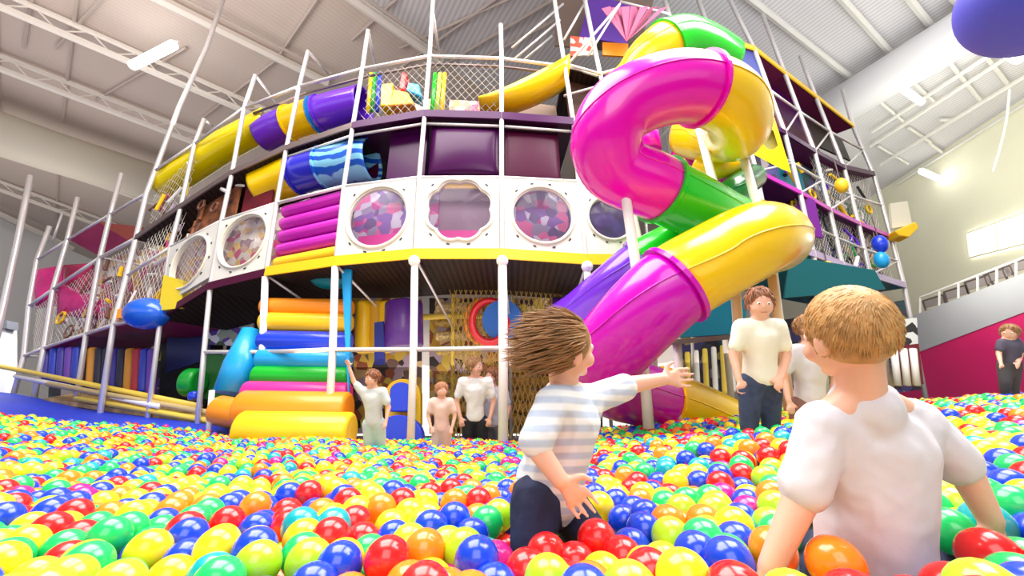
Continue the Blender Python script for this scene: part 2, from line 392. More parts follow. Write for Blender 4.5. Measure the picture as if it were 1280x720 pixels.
# generic bilinear mapping of one bay
class Bay:
    def __init__(s, bl, br, tr_, tl): s.c = [V(x) for x in (bl, br, tr_, tl)]; s.n = (s.c[1]-s.c[0]).cross(s.c[3]-s.c[0]).normalized(); s.n = -s.n if s.n.y > 0 else s.n
    def __call__(s, u, v, w=0.0):
        a = lerp(s.c[0], s.c[1], u); b = lerp(s.c[3], s.c[2], u); return lerp(a, b, v)+s.n*w
def bay(a, b, r1, r2, back=0.0):
    f = (lambda p, r: bk(p, r, back)) if back else nd
    return Bay(f(a, r1), f(b, r1), f(b, r2), f(a, r2))
def pbay(pts, Y):   # corners bl, br, tr, tl in picture terms at depth(s)
    Ys = Y if isinstance(Y, (list, tuple)) else [Y]*4
    return Bay(*[P(*p, y) for p, y in zip(pts, Ys)])
def panel(B, name, label, cat, m, u0=.03, u1=.97, v0=.03, v1=.97, w=0.0, t=.04, group=None, bulge=0.0, n=10):
    mb = MB(); vs = []; 
    for k in range(2):
        for j in range(n+1):
            for i in range(n+1):
                uu, vv = i/n, j/n; bb = bulge*math.sin(math.pi*uu)**.5*math.sin(math.pi*vv)**.5 if bulge else 0
                vs.append(B(lerp(u0, u1, uu), lerp(v0, v1, vv), w+(t/2+bb if k == 0 else -t/2)))
    M = (n+1)**2; fs = []
    for j in range(n):
        for i in range(n):
            a = j*(n+1)+i; fs.append((a, a+1, a+n+2, a+n+1)); fs.append((M+a, M+a+n+1, M+a+n+2, M+a+1))
    rim = [i for i in range(n+1)]+[j*(n+1)+n for j in range(1, n+1)]+[n*(n+1)+i for i in range(n-1, -1, -1)]+[j*(n+1) for j in range(n-1, 0, -1)]
    for a, b in zip(rim, rim[1:]+rim[:1]): fs.append((a, M+a, M+b, b))
    mb.add(vs, fs); o = mb.build(name, m, None, bool(bulge)); return tag(o, label, cat, group)
def glassmat():
    m = mat('bubble_glass', (.42, .34, .50), .04); b = m.node_tree.nodes['Principled BSDF']
    b.inputs['Transmission Weight'].default_value = .0; b.inputs['Alpha'].default_value = .13; b.inputs['Coat Weight'].default_value = .6; return m
GLASS = glassmat()
def window_panel(B, label, flower=False, r0=.36, tint=busy_purple, vc=.52):
    e = empty('bubble_lookout', B(.5, .5), label, 'window panel'); e['kind'] = 'thing'
    K = 72; w0 = (B(1, .5)-B(0, .5)).length; h0 = (B(.5, 1)-B(.5, 0)).length; k = w0/h0
    def hole(i, s=1.0):
        a = 2*math.pi*i/K; rr = r0*s*(1+(.09*abs(math.sin(a*4.0))-.05 if flower else 0)); return .5+rr*math.cos(a)*min(1, 1/k), vc+rr*math.sin(a)*min(1, k)
    def sq(i):
        a = 2*math.pi*i/K; c, s_ = math.cos(a), math.sin(a); m = max(abs(c), abs(s_)); return .5+.47*c/m, .5+.47*s_/m
    mb = MB(); vs = []
    for i in range(K):
        hu, hv = hole(i); su, sv = sq(i)
        vs += [B(su, sv, .03), B(hu, hv, .03), B(hu, hv, -.03), B(su, sv, -.03)]
    fs = []
    for i in range(K):
        a = 4*i; b = 4*((i+1) % K)
        for q in range(4): fs.append((a+q, b+q, b+(q+1) % 4, a+(q+1) % 4))
    mb.add(vs, fs); mb.build('plate', WHT, e)
    rg = MB(); pts = [B(*hole(i, 1.08), .045) for i in range(K+1)]; rg.tube(pts, .022, 6, caps=False); rg.build('window_ring', mat('ring_cream', (.86,.80,.68), .4), e, True)
    dm = MB(); vs = [B(.5, vc, .14)]; fs = []
    R = 6
    for j in range(1, R+1):
        for i in range(K):
            hu, hv = hole(i, j/R); vs.append(B(hu, hv, .14*math.cos(j/R*math.pi/2)+.01))
    for i in range(K): fs.append((0, 1+i, 1+(i+1) % K))
    for j in range(R-1):
        for i in range(K): fs.append((1+j*K+i, 1+(j+1)*K+i, 1+(j+1)*K+(i+1) % K, 1+j*K+(i+1) % K))
    dm.add(vs, fs); dm.build('bubble_pane', GLASS, e, True)
    for i in range(12):
        a = 2*math.pi*(i+.5)/12; rr = r0*1.24
        u, v = .5+rr*math.cos(a)*min(1, 1/k), vc+rr*math.sin(a)*min(1, k)
        if .07 < u < .93 and .07 < v < .93: MB().tube([B(u-.018*math.sin(a), v+.018*math.cos(a), .036), B(u+.018*math.sin(a), v-.018*math.cos(a), .036)], .012, 6).build('slot', BLK, e)
    return e
window_panel(bay('F','G',1,2), 'white square panel with clear round bubble, left of the magenta rolls', r0=.40, vc=.55)
window_panel(bay('H','I',1,2), 'white square panel with round bubble, just right of the magenta rolls', r0=.37)
window_panel(bay('I','J',1,2), 'white panel with scalloped flower-shaped window', True, r0=.37, vc=.56)
window_panel(bay('J','K',1,2), 'white panel with round bubble right of the flower-shaped window', r0=.36)
window_panel(bay('K','L',1,2), 'white round-window panel partly covered by the spiral slide', r0=.38)
window_panel(bay('E','F',1.1,2), 'smaller pale bubble panel at the left end of the window row', r0=.38)
# interior seen through the windows
for (a, b), m, lab in ((('F','G'), busy_pale, 'pale cluttered printed pad behind the leftmost clear bubble window'), (('H','I'), busy_purple, 'purple and pink printed pad behind the bubble beside the magenta rolls'),
                 (('I','J'), mat('mauve_pad', (.30,.20,.28), .4), 'plain mauve pad behind the flower window'), (('J','K'), busy_purple, 'purple patterned pad behind the window right of the flower'), (('K','L'), mat('indigo_pad', (.07,.04,.26), .4, noise=.8, nscale=4), 'indigo blotched pad behind the slide-side window'), (('E','F'), busy_pale, 'pale printed pad behind the small end window panel')):
    panel(bay(a, b, 1, 2, .55), 'foam_pad', lab, 'panel', m, -.12, 1.12, .04, 1.25)
for (a, b), lab in ((('I','J'), 'low magenta pad seen through the lower half of the flower window'), (('H','I'), 'low pink pad seen in the bubble beside the magenta rolls')):
    panel(bay(a, b, 1, 2, .42), 'foam_pad', lab, 'panel', mat('hot_pink_pad', (.70,.02,.30), .4), .05, .95, .04, .44)
# level 3 dark pads between floors
panel(bay('I','J',2,3), 'foam_pad', 'glossy plum pad behind bars above the flower window', 'panel', PLM, .08, .97, .10, .88, -.15, .06, bulge=.10)
panel(bay('J','K',2,3), 'foam_pad', 'dark maroon pad in the bay right of the glossy plum pad', 'panel', MRN, .03, .80, .06, .90, -.2, .06, bulge=.05)
panel(bay('H','I',2,3), 'foam_pad', 'dark plum pad beside the blue swirl tunnel end', 'panel', PLM, .45, .97, .05, .95, -.3, .06)
panel(bay('I','J',2,3,.4), 'kick_board', 'thin yellow board at the foot of the glossy plum pad', 'board', YLV, .15, .95, .03, .10)
panel(bay('G','H',2,3,.9), 'foam_pad', 'deep plum pad behind the blue swirl tunnel', 'panel', MRN)
panel(bay('F','G',2,3,.3), 'foam_pad', 'dark maroon quilt under the yellow trough slide', 'panel', mat('maroon_quilt', (.14,.01,.02), .5, noise=.5, nscale=3), .02, .60, .1, .95)
panel(bay('E','F',2,3,.25), 'netted_clutter', 'brown crumpled pad at the bend of the upper left floor', 'panel', mat('brown_crumple', (.25,.08,.03), .6, noise=.8, nscale=5, bump=1), .1, .95, .2, .95)
panel(bay('H','I',3,4,1.0), 'foam_pad', 'cream pad behind the toy blocks on the upper floor', 'panel', mat('cream_pad', (.72,.62,.50), .6, noise=.25, nscale=2))
panel(bay('I','J',3,4,1.0), 'foam_pad', 'pale pad with grey marks behind the yellow crescent slide', 'panel', busy_pale, .05, .95, .25, .9)
panel(bay('J','K',3,4,1.0), 'foam_pad', 'brown pad behind the yellow crescent slide tip', 'panel', mat('brown_pad', (.30,.20,.15), .6))
panel(bay('K','L',3,4,.3), 'foam_pad', 'dark brown pad between the two tower posts', 'panel', mat('umber_pad', (.07,.03,.02), .6))
panel(bay('K','L',2,3,.3), 'foam_pad', 'black-brown pad beside the magenta loop', 'panel', mat('umber_pad', (.07,.03,.02), .6))
panel(pbay([(690,60),(800,70),(830,-30),(690,-30)], 7.6), 'foam_pad', 'brown tower pad above the top floor', 'panel', mat('brown_pad2', (.22,.15,.12), .6))
panel(pbay([(722,48),(785,58),(800,5),(735,-5)], 7.2), 'foam_pad', 'bright purple pad high in the tower', 'panel', mat('purple_pad', (.13,.03,.42), .4))
panel(pbay([(752,70),(786,72),(786,55),(752,53)], 6.8), 'kick_board', 'orange board under the bright purple tower pad', 'board', ORG)
panel(pbay([(712,72),(742,70),(742,48),(712,45)], 6.9), 'foam_pad', 'small white pad with red dots beside the tower post', 'panel', patchwork('red_dots', [(.85,.8,.75),(.8,.1,.05),(.85,.8,.75)], 8))
e = empty('pink_canopy', P(785, 45, 6.6), 'pleated pink fan canopy high in the tower', 'canopy')
for k in range(7):
    a = P(783, 52, 6.5); b0 = P(752+k*12, 8-abs(k-3)*-1, 6.3); b1 = P(763+k*12, 8, 6.3+.15*(k % 2))
    MB().slab([a, b0, b1], .015).build('pleat', mat('rose_fabric', (.50,.10,.22) , .7), e)
# toy blocks etc on the upper floor
e = empty('climbing_blocks', P(495, 130, 6.4), 'yellow and orange soft blocks with blue figure on the upper floor', 'soft blocks')
pbx = lambda pts, Y, nm, m: MB().slab([P(*q, Y) for q in pts], .3).build(nm, m, e, bevel=.03)
pbx([(478,139),(492,139),(494,110),(479,112)], 6.6, 'block', YEL); pbx([(490,139),(521,137),(512,122),(494,118)], 6.5, 'block', mat('amber',(.9,.35,.02),.4))
pbx([(501,118),(508,120),(511,98),(504,97)], 6.5, 'block', RED); pbx([(510,120),(528,128),(526,112),(512,110)], 6.5, 'block', SKY)
for k, (px, m) in enumerate(((460, YEL), (465, GRV), (471, BLU), (540, GRN), (546, mat('lime',(.5,.7,.1),.4)), (552, YLV))):
    o = MB().tube([P(px, 140, 6.9), P(px+4, 92, 6.9)], .045, 8).build('padded_pole', m, None, True)
    tag(o, ['yellow slim pole left of the soft blocks on the upper floor', 'green slim pole left of the soft blocks', 'blue slim pole touching the left of the soft blocks', 'bright green slim pole behind the tall white post', 'lime slim pole right of the soft blocks', 'amber slim pole right of the soft blocks, beside the lime one'][k], 'pole')
# crescent slide
mb = MB(); n = 16; vs = []
for i in range(n+1):
    u = i/n; x = 600+u*110; yl = 141-8*u-4*math.sin(u*3)+0; c = P(x, 140-u*u*30-(u*12), 6.35); w = .06+.42*math.sin(min(1, u*1.3)*math.pi/2)
    for k in range(7):
        a = math.pi*(k/6); vs.append(c+V((0, -.35*math.cos(a)*1.0, -.32*math.sin(a)*w/.42+w*.5)))
fs = [(i*7+k, i*7+k+1, (i+1)*7+k+1, (i+1)*7+k) for i in range(n) for k in range(6)]
mb.add(vs, fs); o = mb.build('open_slide', YEL, None, True); s = o.modifiers.new('s', 'SOLIDIFY'); s.thickness = .04
tag(o, 'yellow crescent-shaped open slide curving up to the tower on the upper floor', 'slide')
# ---------------------------------------------------------------- tube slides
def tube_slide(name, pts, secs, rad, label, cat='slide', seam=True, n=10, flm=FLANGE):
    """pts: list of world points; secs: [(u0,u1,material)] on the point index"""
    e = empty(name, pts[-1], label, cat); path = catmull(pts, n)
    for u0, u1, m in secs:
        i0, i1 = int(u0*n), int(u1*n); seg = path[i0:i1+1]
        o = MB().tube(seg, rad, 32, caps=False).build('tube_section', m, e, True)
        s = o.modifiers.new('s', 'SOLIDIFY'); s.thickness = .03
        if seam:                                              # moulding seam along the tube
            up = None; sp = [[], []]
            for i, p in enumerate(seg):
                t = (seg[min(i+1, len(seg)-1)]-seg[max(i-1, 0)]).normalized(); side = V((0,0,1)) if abs(t.z) < .95 else V((0,1,0))
                b = t.cross(side).normalized()
                if b.y > 0: b = -b
                sp[0].append(p+b*(rad+.001)); sp[1].append(p-b*(rad+.001))
            for s_ in sp: MB().tube(s_, .010, 6).build('mould_seam', m, o, True)
        for i in (i0, i1):
            c = path[i]; t = (path[min(i+1, len(path)-1)]-path[max(i-1, 0)]).normalized()
            MB().tube([c-t*.022, c+t*.022], rad+.035, 32, caps=True).build('flange', m if i == i0 else flm, e, False) if i not in (0, len(path)-1) and i == i0 else None
    return e, path
S1 = [W(862,168,6.9), W(896,170,6.3), W(922,162,5.5), W(913,130,4.95), W(876,112,4.7), W(830,112,4.6), W(778,135,4.6), W(757,172,4.65), W(768,210,4.8), W(815,232,4.9), W(868,258,5.2), W(912,278,5.7),
      W(950,292,5.5), W(968,298,4.9), W(945,300,4.25), W(890,328,4.05), W(838,360,3.95), W(790,406,4.05), W(758,446,4.3), W(765,478,4.7), W(800,492,5.1), W(845,505,5.4), W(905,530,5.7)]
tube_slide('spiral_slide', S1, [(0,4,YEL), (4,9.2,MAG), (9.2,11.6,GRN), (11.6,15.9,YEL), (15.9,20.6,VIO), (20.6,22,YEL)], .385,
           'big spiral tube slide in magenta, green and yellow sections, front and centre-right')
tube_slide('tube_slide', [W(900,262,6.6), W(885,292,6.0), W(845,308,5.7), W(800,332,5.7), W(765,360,5.8), W(725,392,6.2), W(690,412,6.8)], [(0,3,GRN), (3,6,PUR)], .34,
           'green and violet tube slide running down behind the magenta spiral section')
tube_slide('tube_slide', [W(772,120,7.9), W(795,100,7.6), W(815,72,7.4), W(845,52,7.5), W(875,58,7.8), W(905,75,8.2)], [(0,2.6,YEL), (2.6,5,GRN)], .42,
           'short yellow and green tube high on the tower above the magenta loop')
tube_slide('tube_slide', [P(940,222,6.0), P(922,235,5.6), P(905,252,5.6), P(895,275,5.9)], [(0,3,mat('deep_green',(.0,.22,.03),.25,0,.4))], .22,
           'dark green tube half hidden behind the green spiral section')
for pts, m, lab in (([(850,205),(870,150)], MAG, 'magenta tube piece seen through the middle of the spiral loop, left one'), ([(900,225),(915,190),(925,170)], MAG, 'magenta tube piece seen through the spiral loop, right one'), ([(812,190),(806,150)], MAG, 'magenta roll standing inside the spiral loop')):
    o = MB().tube([P(*q, 6.0) for q in pts], .2, 20).build('foam_roll', m, None); smooth_sides(o); tag(o, lab, 'foam roll')
o = MB().tube(catmull([P(870,205,5.7), P(895,212,5.6), P(920,205,5.7)]), .16, 18).build('foam_roll', YEL, None); smooth_sides(o); tag(o, 'yellow curved roll inside the spiral loop', 'foam roll')
# yellow entry funnel plate with window
e = empty('slide_entry', P(965,180,5.6), 'yellow triangular slide entry plate with teardrop window, right of the spiral top', 'slide entry')
out = [(962,128),(990,218),(940,192),(948,155)]; ctr = (964,178)
K = 32; hb = []; ob = []
def ptri(a):
    dx, dy = math.cos(a), math.sin(a); best = None
    for i in range(4):
        (x1, y1), (x2, y2) = out[i], out[(i+1) % 4]; den = dx*(y2-y1)-dy*(x2-x1)
        if abs(den) < 1e-6: continue
        t = ((x1-ctr[0])*(y2-y1)-(y1-ctr[1])*(x2-x1))/den; s = ((x1-ctr[0])*dy-(y1-ctr[1])*dx)/den
        if t > 0 and -1e-6 <= s <= 1.000001 and (best is None or t < best): best = t
    return best
vs = []; fs = []
for i in range(K):
    a = 2*math.pi*i/K; t = ptri(a); 
    o_ = (ctr[0]+math.cos(a)*t, ctr[1]+math.sin(a)*t); hr = min(.55*t, 9 if math.sin(a) > -.3 else 16); h_ = (ctr[0]+math.cos(a)*hr, ctr[1]+math.sin(a)*hr)
    for q, dY in ((o_, 0), (h_, 0), (h_, .12), (o_, .12)): vs.append(P(*q, 5.3+dY))
for i in range(K):
    a = 4*i; b = 4*((i+1) % K)
    for q in range(4): fs.append((a+q, b+q, b+(q+1) % 4, a+(q+1) % 4))
MB().add(vs, fs).build('entry_plate', LEM, e)
MB().slab([P(955,192,5.4), P(972,200,5.4), P(972,165,5.4), P(958,162,5.4)], .02).build('window_pane', mat('olive_pane', (.35,.33,.12), .3), e)
panel(pbay([(915,185),(940,178),(945,150),(925,158)], 5.5), 'foam_pad', 'crumpled green pad at the slide entry plate', 'panel', mat('crumple_green', (.03,.35,.08), .4, noise=.6, nscale=6, bump=1))
o = MB().slab([P(746,200,5.2), P(768,206,5.2), P(768,172,5.2), P(746,170,5.2)], .03).build('window_pad', mat('slate_pane', (.05,.07,.16), .3)); tag(o, 'dark slate window showing inside the magenta loop bend', 'window pad')
# slide support posts
for pts, m, lab in (([(772,177,4.1),(797,347,4.1),(803,440,4.3),(811,535,4.4)], foam_post, 'thick white support post standing in front of the magenta loop'),
               ([(869,140,5.0),(903,272,4.75),(919,361,4.7),(932,524,4.7)], foam_post, 'white support post passing between the green slide sections'),
               ([(923,171,4.9),(944,249,4.8),(965,335,4.7),(987,514,4.7)], foam_post, 'support post right of the lower yellow slide section'),
               ([(846,423,5.2),(852,530,5.2)], foam_post, 'short white post beneath the dark platform behind the slide foot')):
    o = MB().tube([P(*q) for q in pts], .055, 12).build('support_post', m, None, True); tag(o, lab, 'post')
for (a, b, Y) in (((919,361),(932,524),4.62), ((965,345),(987,514),4.62)):
    o = MB().tube([P(*a, Y), P(*b, Y)], .05, 10).build('foam_sleeve', tan_post, None, True)
    tag(o, 'tan foam sleeve on the %s support post under the yellow slide' % ('middle' if a[0] < 950 else 'outer'), 'foam sleeve')
# level-4 and level-3 tunnels at the upper left
def tunnel(pts, secs, rad, label): return tube_slide('crawl_tunnel', pts, secs, rad, label, 'tunnel', False)
BLR = mat('sky_ring', (.02,.25,.75), .3, 0, .4)
tunnel([P(330,170,7.95), P(350,160,7.8), P(372,152,7.65), P(397,144,7.5), P(425,136,7.35), P(455,129,7.2)], [(0,1.7,PUR), (1.7,3,YEL), (3,3.2,BLR), (3.2,5,PUR)], .38, 'purple and yellow crawl tunnel on the curving upper floor')
swirl = stripes('swirl_print', (.01,.10,.60), (.25,.65,.90), 1.6, 'Z', .3, .4, .08, 'Object', 6)
tunnel([P(328,236,7.62), P(352,226,7.5), P(378,217,7.32), P(405,210,7.15), P(430,205,7.0), P(466,200,6.9)], [(0,1.9,YEL), (1.9,3.2,mat('royal_plastic',(.03,.03,.60),.2,0,.6)), (3.2,5,swirl)], .42, 'yellow and blue crawl tunnel with swirl print below the purple one')
# trough slide
mb = MB(); tp = catmull([P(206,236,8.4), P(240,214,8.2), P(285,186,8.0), P(338,158,7.85)], 8); vs = []
for i, p in enumerate(tp):
    t = (tp[min(i+1, len(tp)-1)]-tp[max(i-1, 0)]).normalized(); s = V((t.y, -t.x, 0)).normalized()
    for k in range(9):
        a = math.pi*k/8; vs.append(p+s*(.36*math.cos(a))+V((0,0,.22-.42*math.sin(a)**.6)))
fs = [(i*9+k, i*9+k+1, (i+1)*9+k+1, (i+1)*9+k) for i in range(len(tp)-1) for k in range(8)]
mb.add(vs, fs); o = mb.build('trough_slide', LEM, None, True); s = o.modifiers.new('s', 'SOLIDIFY'); s.thickness = .04
tag(o, 'bright yellow open trough slide at the outer end of the upper left floor', 'slide')
# ---------------------------------------------------------------- rolls
def roll(a, b, r, m, label, group=None, name='foam_roll', seg=24):
    mb = MB(); t = (b-a).normalized()
    mb.tube([a, a+t*.02, a+t*.05, b-t*.05, b-t*.02, b], r, seg, radii=[r*.8, r*.94, r, r, r*.94, r*.8])
    o = mb.build(name, m); smooth_sides(o); return tag(o, label, 'foam roll', group)
B = bay('G','H',1,2)
for k in range(5):
    v = .14+.19*k; m = YLV if k == 0 else ORC
    roll(B(.04, v, -.15+.0*k), B(.96, v+.02, -.15), .125, m, 'yellow-orange roll at the bottom of the magenta roll stack' if k == 0 else ['', 'lowest magenta roll in the bay between the bubble windows', 'second magenta roll up in the bay between the bubble windows', 'third magenta roll up in the bay between the bubble windows', 'topmost magenta roll, under the blue swirl tunnel'][k])
RW = [('yellow', YLV, (300,440), 538, 24, 6.25), ('orange', ORG, (300,436), 512, 24, 6.5), ('pink', PNK, (306,437), 491, 15, 6.75), ('green', GRN if 0 else mat('leaf_vinyl',(.0,.45,.02),.4,0,.2), (318,437), 470, 14, 6.9),
      ('sky blue', SKY, (323,438), 449, 14, 6.95), ('royal blue', BLU, (325,438), 426, 14, 7.0), ('golden yellow', YLV, (327,439), 402, 13, 7.05), ('amber orange', ORG, (328,440), 383, 12, 7.1)]
for k, (cn, m, (x0, x1), y, hp, Y) in enumerate(RW):
    pos = ['bottom', 'second from bottom', 'third from bottom', 'fourth from bottom', 'fourth from top', 'third from top', 'second from top', 'topmost'][k]
    r = hp*Y/540*.98
    roll(P(x0, y, Y), P(x1, y+2, Y), r, m, '%s foam roll, %s of the rainbow climbing wall' % (cn, pos))
o = MB().tube([P(290,492,7.0), P(302,455,7.05), P(314,412,7.1)], .25, 20, radii=[.27,.27,.14]).build('foam_bolster', SKY); smooth_sides(o); tag(o, 'sky blue leaning bolster at the left side of the rainbow climbing wall', 'bolster')
roll(P(270,512,6.7), P(330,522,6.6), .22, ORG, 'short orange roll jutting left from the foot of the rainbow wall')
panel(pbay([(318,545),(445,545),(445,372),(325,370)], [7.4]*4), 'foam_pad', 'dark backing pad behind the rainbow rolls', 'panel', MRN)
o = MB().slab([P(436,500,6.6), P(440,330,6.6), P(425,330,6.6), P(428,345,6.6)], .05).build('teal_bolster', SKY); tag(o, 'teal pad dropping from the floor right of the rainbow wall', 'panel')
o = MB().ball(P(415,345,7.2), .32, 3, 0, (1.3,.6,.8)).build('foam_bolster', mat('teal_bright',(.0,.20,.30),.4), None, True); tag(o, 'round teal bolster above the right end of the rainbow wall', 'bolster')
# ground-level interior, between rainbow wall and slide
panel(pbay([(438,548),(530,548),(530,368),(438,368)], 8.2), 'foam_pad', 'cluttered orange and brown backdrop pad right of the rainbow wall', 'panel', busy_warm)
for i, (x, w) in enumerate(((455,.16),(470,.14),(482,.14))):
    roll(P(x, 440, 7.6), P(x+1, 378, 7.6), w, YLV if i != 1 else mat('ochre_vinyl',(.75,.38,.02),.5), ['amber hanging roll nearest the rainbow wall', 'ochre hanging roll in the middle of three', 'amber hanging roll beside the purple drum'][i])
roll(P(505,435,7.3), P(505,378,7.3), .34, mat('deep_purple',(.09,.015,.22),.4,0,.3), 'deep purple upright drum behind the second post from the rainbow wall')
panel(pbay([(468,458),(482,458),(480,400),(468,402)], 7.2), 'foam_pad', 'navy triangular pad hanging behind the blurred white child', 'panel', mat('navy_blue',(.01,.015,.22),.4))
def arch(c, w, h, Y, m, label, name='arch_pad'):
    cx, cy = c; vs = []; n = 14
    pts = [(cx-w, cy)]+[(cx-w*math.cos(math.pi*i/n), cy-h-w*.9*math.sin(math.pi*i/n)) for i in range(n+1)]+[(cx+w, cy)]
    o = MB().slab([P(*q, Y) for q in pts], .2).build(name, m, bevel=.02); return tag(o, label, 'pad')
arch((505,532), 22, 38, 7.3, YLV, 'yellow arch-topped pad under the purple drum')
arch((503,515), 14, 24, 7.0, BLU, 'blue arch-topped pad in front of the yellow arch pad')
arch((500,552), 30, 6, 6.7, BLU, 'low blue pad at ball level behind the blurred children')
for k in range(9):
    y = 384+k*18
    if k == 4: continue
    roll(P(545, y, 8.3), P(602, y, 8.3), .10, mat('gold_net',(.55,.36,.08),.6,noise=.7,nscale=14) if k % 2 else mat('gold_net2',(.68,.5,.22),.6,noise=.7,nscale=18), 'dull gold roll in the netted stack behind the middle posts, ' + ['top one', 'second from top', 'third from top', 'fourth from top', '', 'fourth from bottom', 'third from bottom', 'second from bottom', 'bottom one'][k])
for k in range(6):
    y = 446+k*16; roll(P(608, y, 8.1), P(690, y, 8.1), .09, mat('copper_net',(.60,.30,.06),.6,noise=.7,nscale=14), 'copper coloured roll right of the gold stack, ' + ['uppermost', 'second down', 'third down', 'fourth down', 'fifth down', 'lowest'][k])
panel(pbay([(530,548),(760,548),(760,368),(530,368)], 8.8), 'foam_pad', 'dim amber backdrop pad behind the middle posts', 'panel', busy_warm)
o = MB().tube([P(612+22*math.cos(a), 402+26*math.sin(a), 7.5) for a in [2*math.pi*i/32 for i in range(33)]], .07, 10, caps=False).build('ring_pad', RED, None, True); tag(o, 'red ring around the blue disc behind the thick middle post', 'pad')
o = MB().tube([P(604+22*math.cos(a), 402+28*math.sin(a), 7.7) for a in [2*math.pi*i/32 for i in range(33)]], .04, 10, caps=False).build('ring_pad', ORG, None, True); tag(o, 'orange outer ring just left of the red ring', 'pad')
o = MB().tube([P(628, 400, 7.45), P(628, 400, 7.6)], .37, 32).build('disc_pad', mat('disc_blue',(.005,.12,.50),.4), None); tag(o, 'large blue disc pad behind the thick middle post', 'pad')
roll(P(690,382,7.6), P(740,382,7.6), .16, mat('deep_purple',(.09,.015,.22),.4), 'purple roll under the floor just left of the violet tube slide')
roll(P(672,420,7.5), P(700,390,7.5), .12, YLV, 'yellow roll slanting above the running child')
# right ground level
panel(pbay([(825,425),(935,418),(935,372),(830,380)], 6.3), 'foam_pad', 'teal pad hanging behind the lower yellow slide section', 'panel', mat('teal_pad',(.005,.16,.26),.4))
panel(pbay([(975,375),(1110,362),(1095,338),(985,318)], 6.6), 'foam_pad', 'dark teal pad above the boy\'s head', 'panel', mat('teal_dark',(.01,.11,.13),.4))
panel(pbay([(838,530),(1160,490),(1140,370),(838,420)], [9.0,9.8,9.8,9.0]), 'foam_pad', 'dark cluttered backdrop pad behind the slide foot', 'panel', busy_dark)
for k in range(7):
    x = 862+k*11; roll(P(x, 505-(k*3), 7.6), P(x-3, 440-k*2, 7.6), .045, foam_post if k % 2 else yel_rail, ['pale', 'yellow'][k % 2]+' slim roller behind the slide foot, %s from the short post' % ['first', 'second', 'third', 'fourth', 'fifth', 'sixth', 'seventh'][k])
o = MB().slab([P(838,428,5.0), P(925,420,5.0), P(925,420,6.4), P(838,428,6.4)], .06).build('platform', dark_steel); tag(o, 'narrow dark platform under the teal pad by the slide', 'platform')
# blue/maroon tower panels at right
panel(bay('N','O',3.5,4), 'foam_pad', 'large slate-blue pad high beside the green tube', 'panel', mat('slate_blue',(.06,.08,.32),.4), .02, .98, -.2, 1.0, -.05)
for (a, b, r1, r2, m, lab) in (('O','P',3.5,3.95,MRN,'maroon pad under the highest right floor, nearest the blue pad'), ('P','Q',3.5,3.95,PLM,'plum pad under the highest right floor'), ('Q','R',3.4,3.9,DRK,'dark brown pad at the outer corner of the highest floor'),
      ('O','P',3,3.5,mat('wine',(.20,.01,.06),.4),'wine-red pad above the slide entry plate'), ('P','Q',3,3.5,MRN,'deep maroon pad one bay right of the wine-red pad'), ('N','O',3,3.5,MRN,'maroon pad behind the upper yellow slide bend'),
      ('O','P',2.3,2.9,TEA,'dark teal pad behind the right posts'), ('Q','R',2.0,2.5,mat('pine',(.02,.12,.08),.4),'pine green triangular pad near the outer post'), ('P','Q',2.1,2.9,busy_dark,'black and white printed pad between the right posts'),
      ('O','P',1.1,1.9,busy_dark,'cluttered black pad beside the lower yellow bend'), ('P','Q',1.1,1.9,busy_dark,'cluttered dark pad two bays from the outer corner'), ('Q','R',1.1,1.9,busy_warm,'cluttered warm pad in the outer corner bay'), ('N','O',2,3,busy_dark,'dark printed pad behind the slide entry plate')):
    panel(bay(a, b, r1, r2, .35), 'foam_pad', lab, 'panel', m, -.02, 1.06, .0, 1.05)
bay_shade = mat('bay_shade_sheet', (.03,.012,.03), .6, noise=.6, nscale=2)  # dark backing sheets added in the right bays, deep shade in their colour
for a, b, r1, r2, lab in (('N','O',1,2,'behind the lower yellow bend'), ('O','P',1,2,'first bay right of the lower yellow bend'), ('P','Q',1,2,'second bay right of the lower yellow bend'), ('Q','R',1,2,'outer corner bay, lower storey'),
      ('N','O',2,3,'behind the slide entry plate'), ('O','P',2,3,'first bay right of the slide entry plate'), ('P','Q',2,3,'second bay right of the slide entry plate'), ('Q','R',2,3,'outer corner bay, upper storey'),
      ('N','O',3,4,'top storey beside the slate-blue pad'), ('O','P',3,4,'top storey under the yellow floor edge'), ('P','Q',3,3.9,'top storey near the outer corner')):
    panel(bay(a, b, r1, r2, .95), 'foam_pad', 'added backing sheet coloured as deep shade, ' + lab, 'panel', bay_shade, -.05, 1.35, .0, 1.2)
pale2 = patchwork('busy_pale_large', [(.55,.45,.38),(.38,.2,.16),(.6,.54,.5),(.5,.06,.16),(.2,.12,.14),(.7,.42,.08),(.45,.40,.38)], 4)
for a, b, lab in (('B','C','second bay of the left wing'), ('C','D','third bay of the left wing'), ('D','E','bay behind the tallest pole')):
    panel(bay(a, b, 1.3, 2.6, .6), 'foam_pad', 'mottled printed backing pad, ' + lab, 'panel', pale2, -.1, 1.1, -.1, 1.1)
panel(pbay([(985,290),(1030,300),(1018,250),(1000,240)], 7.4), 'foam_pad', 'purple pad just right of the yellow slide bend', 'panel', mat('violet_pad',(.16,.01,.25),.4))
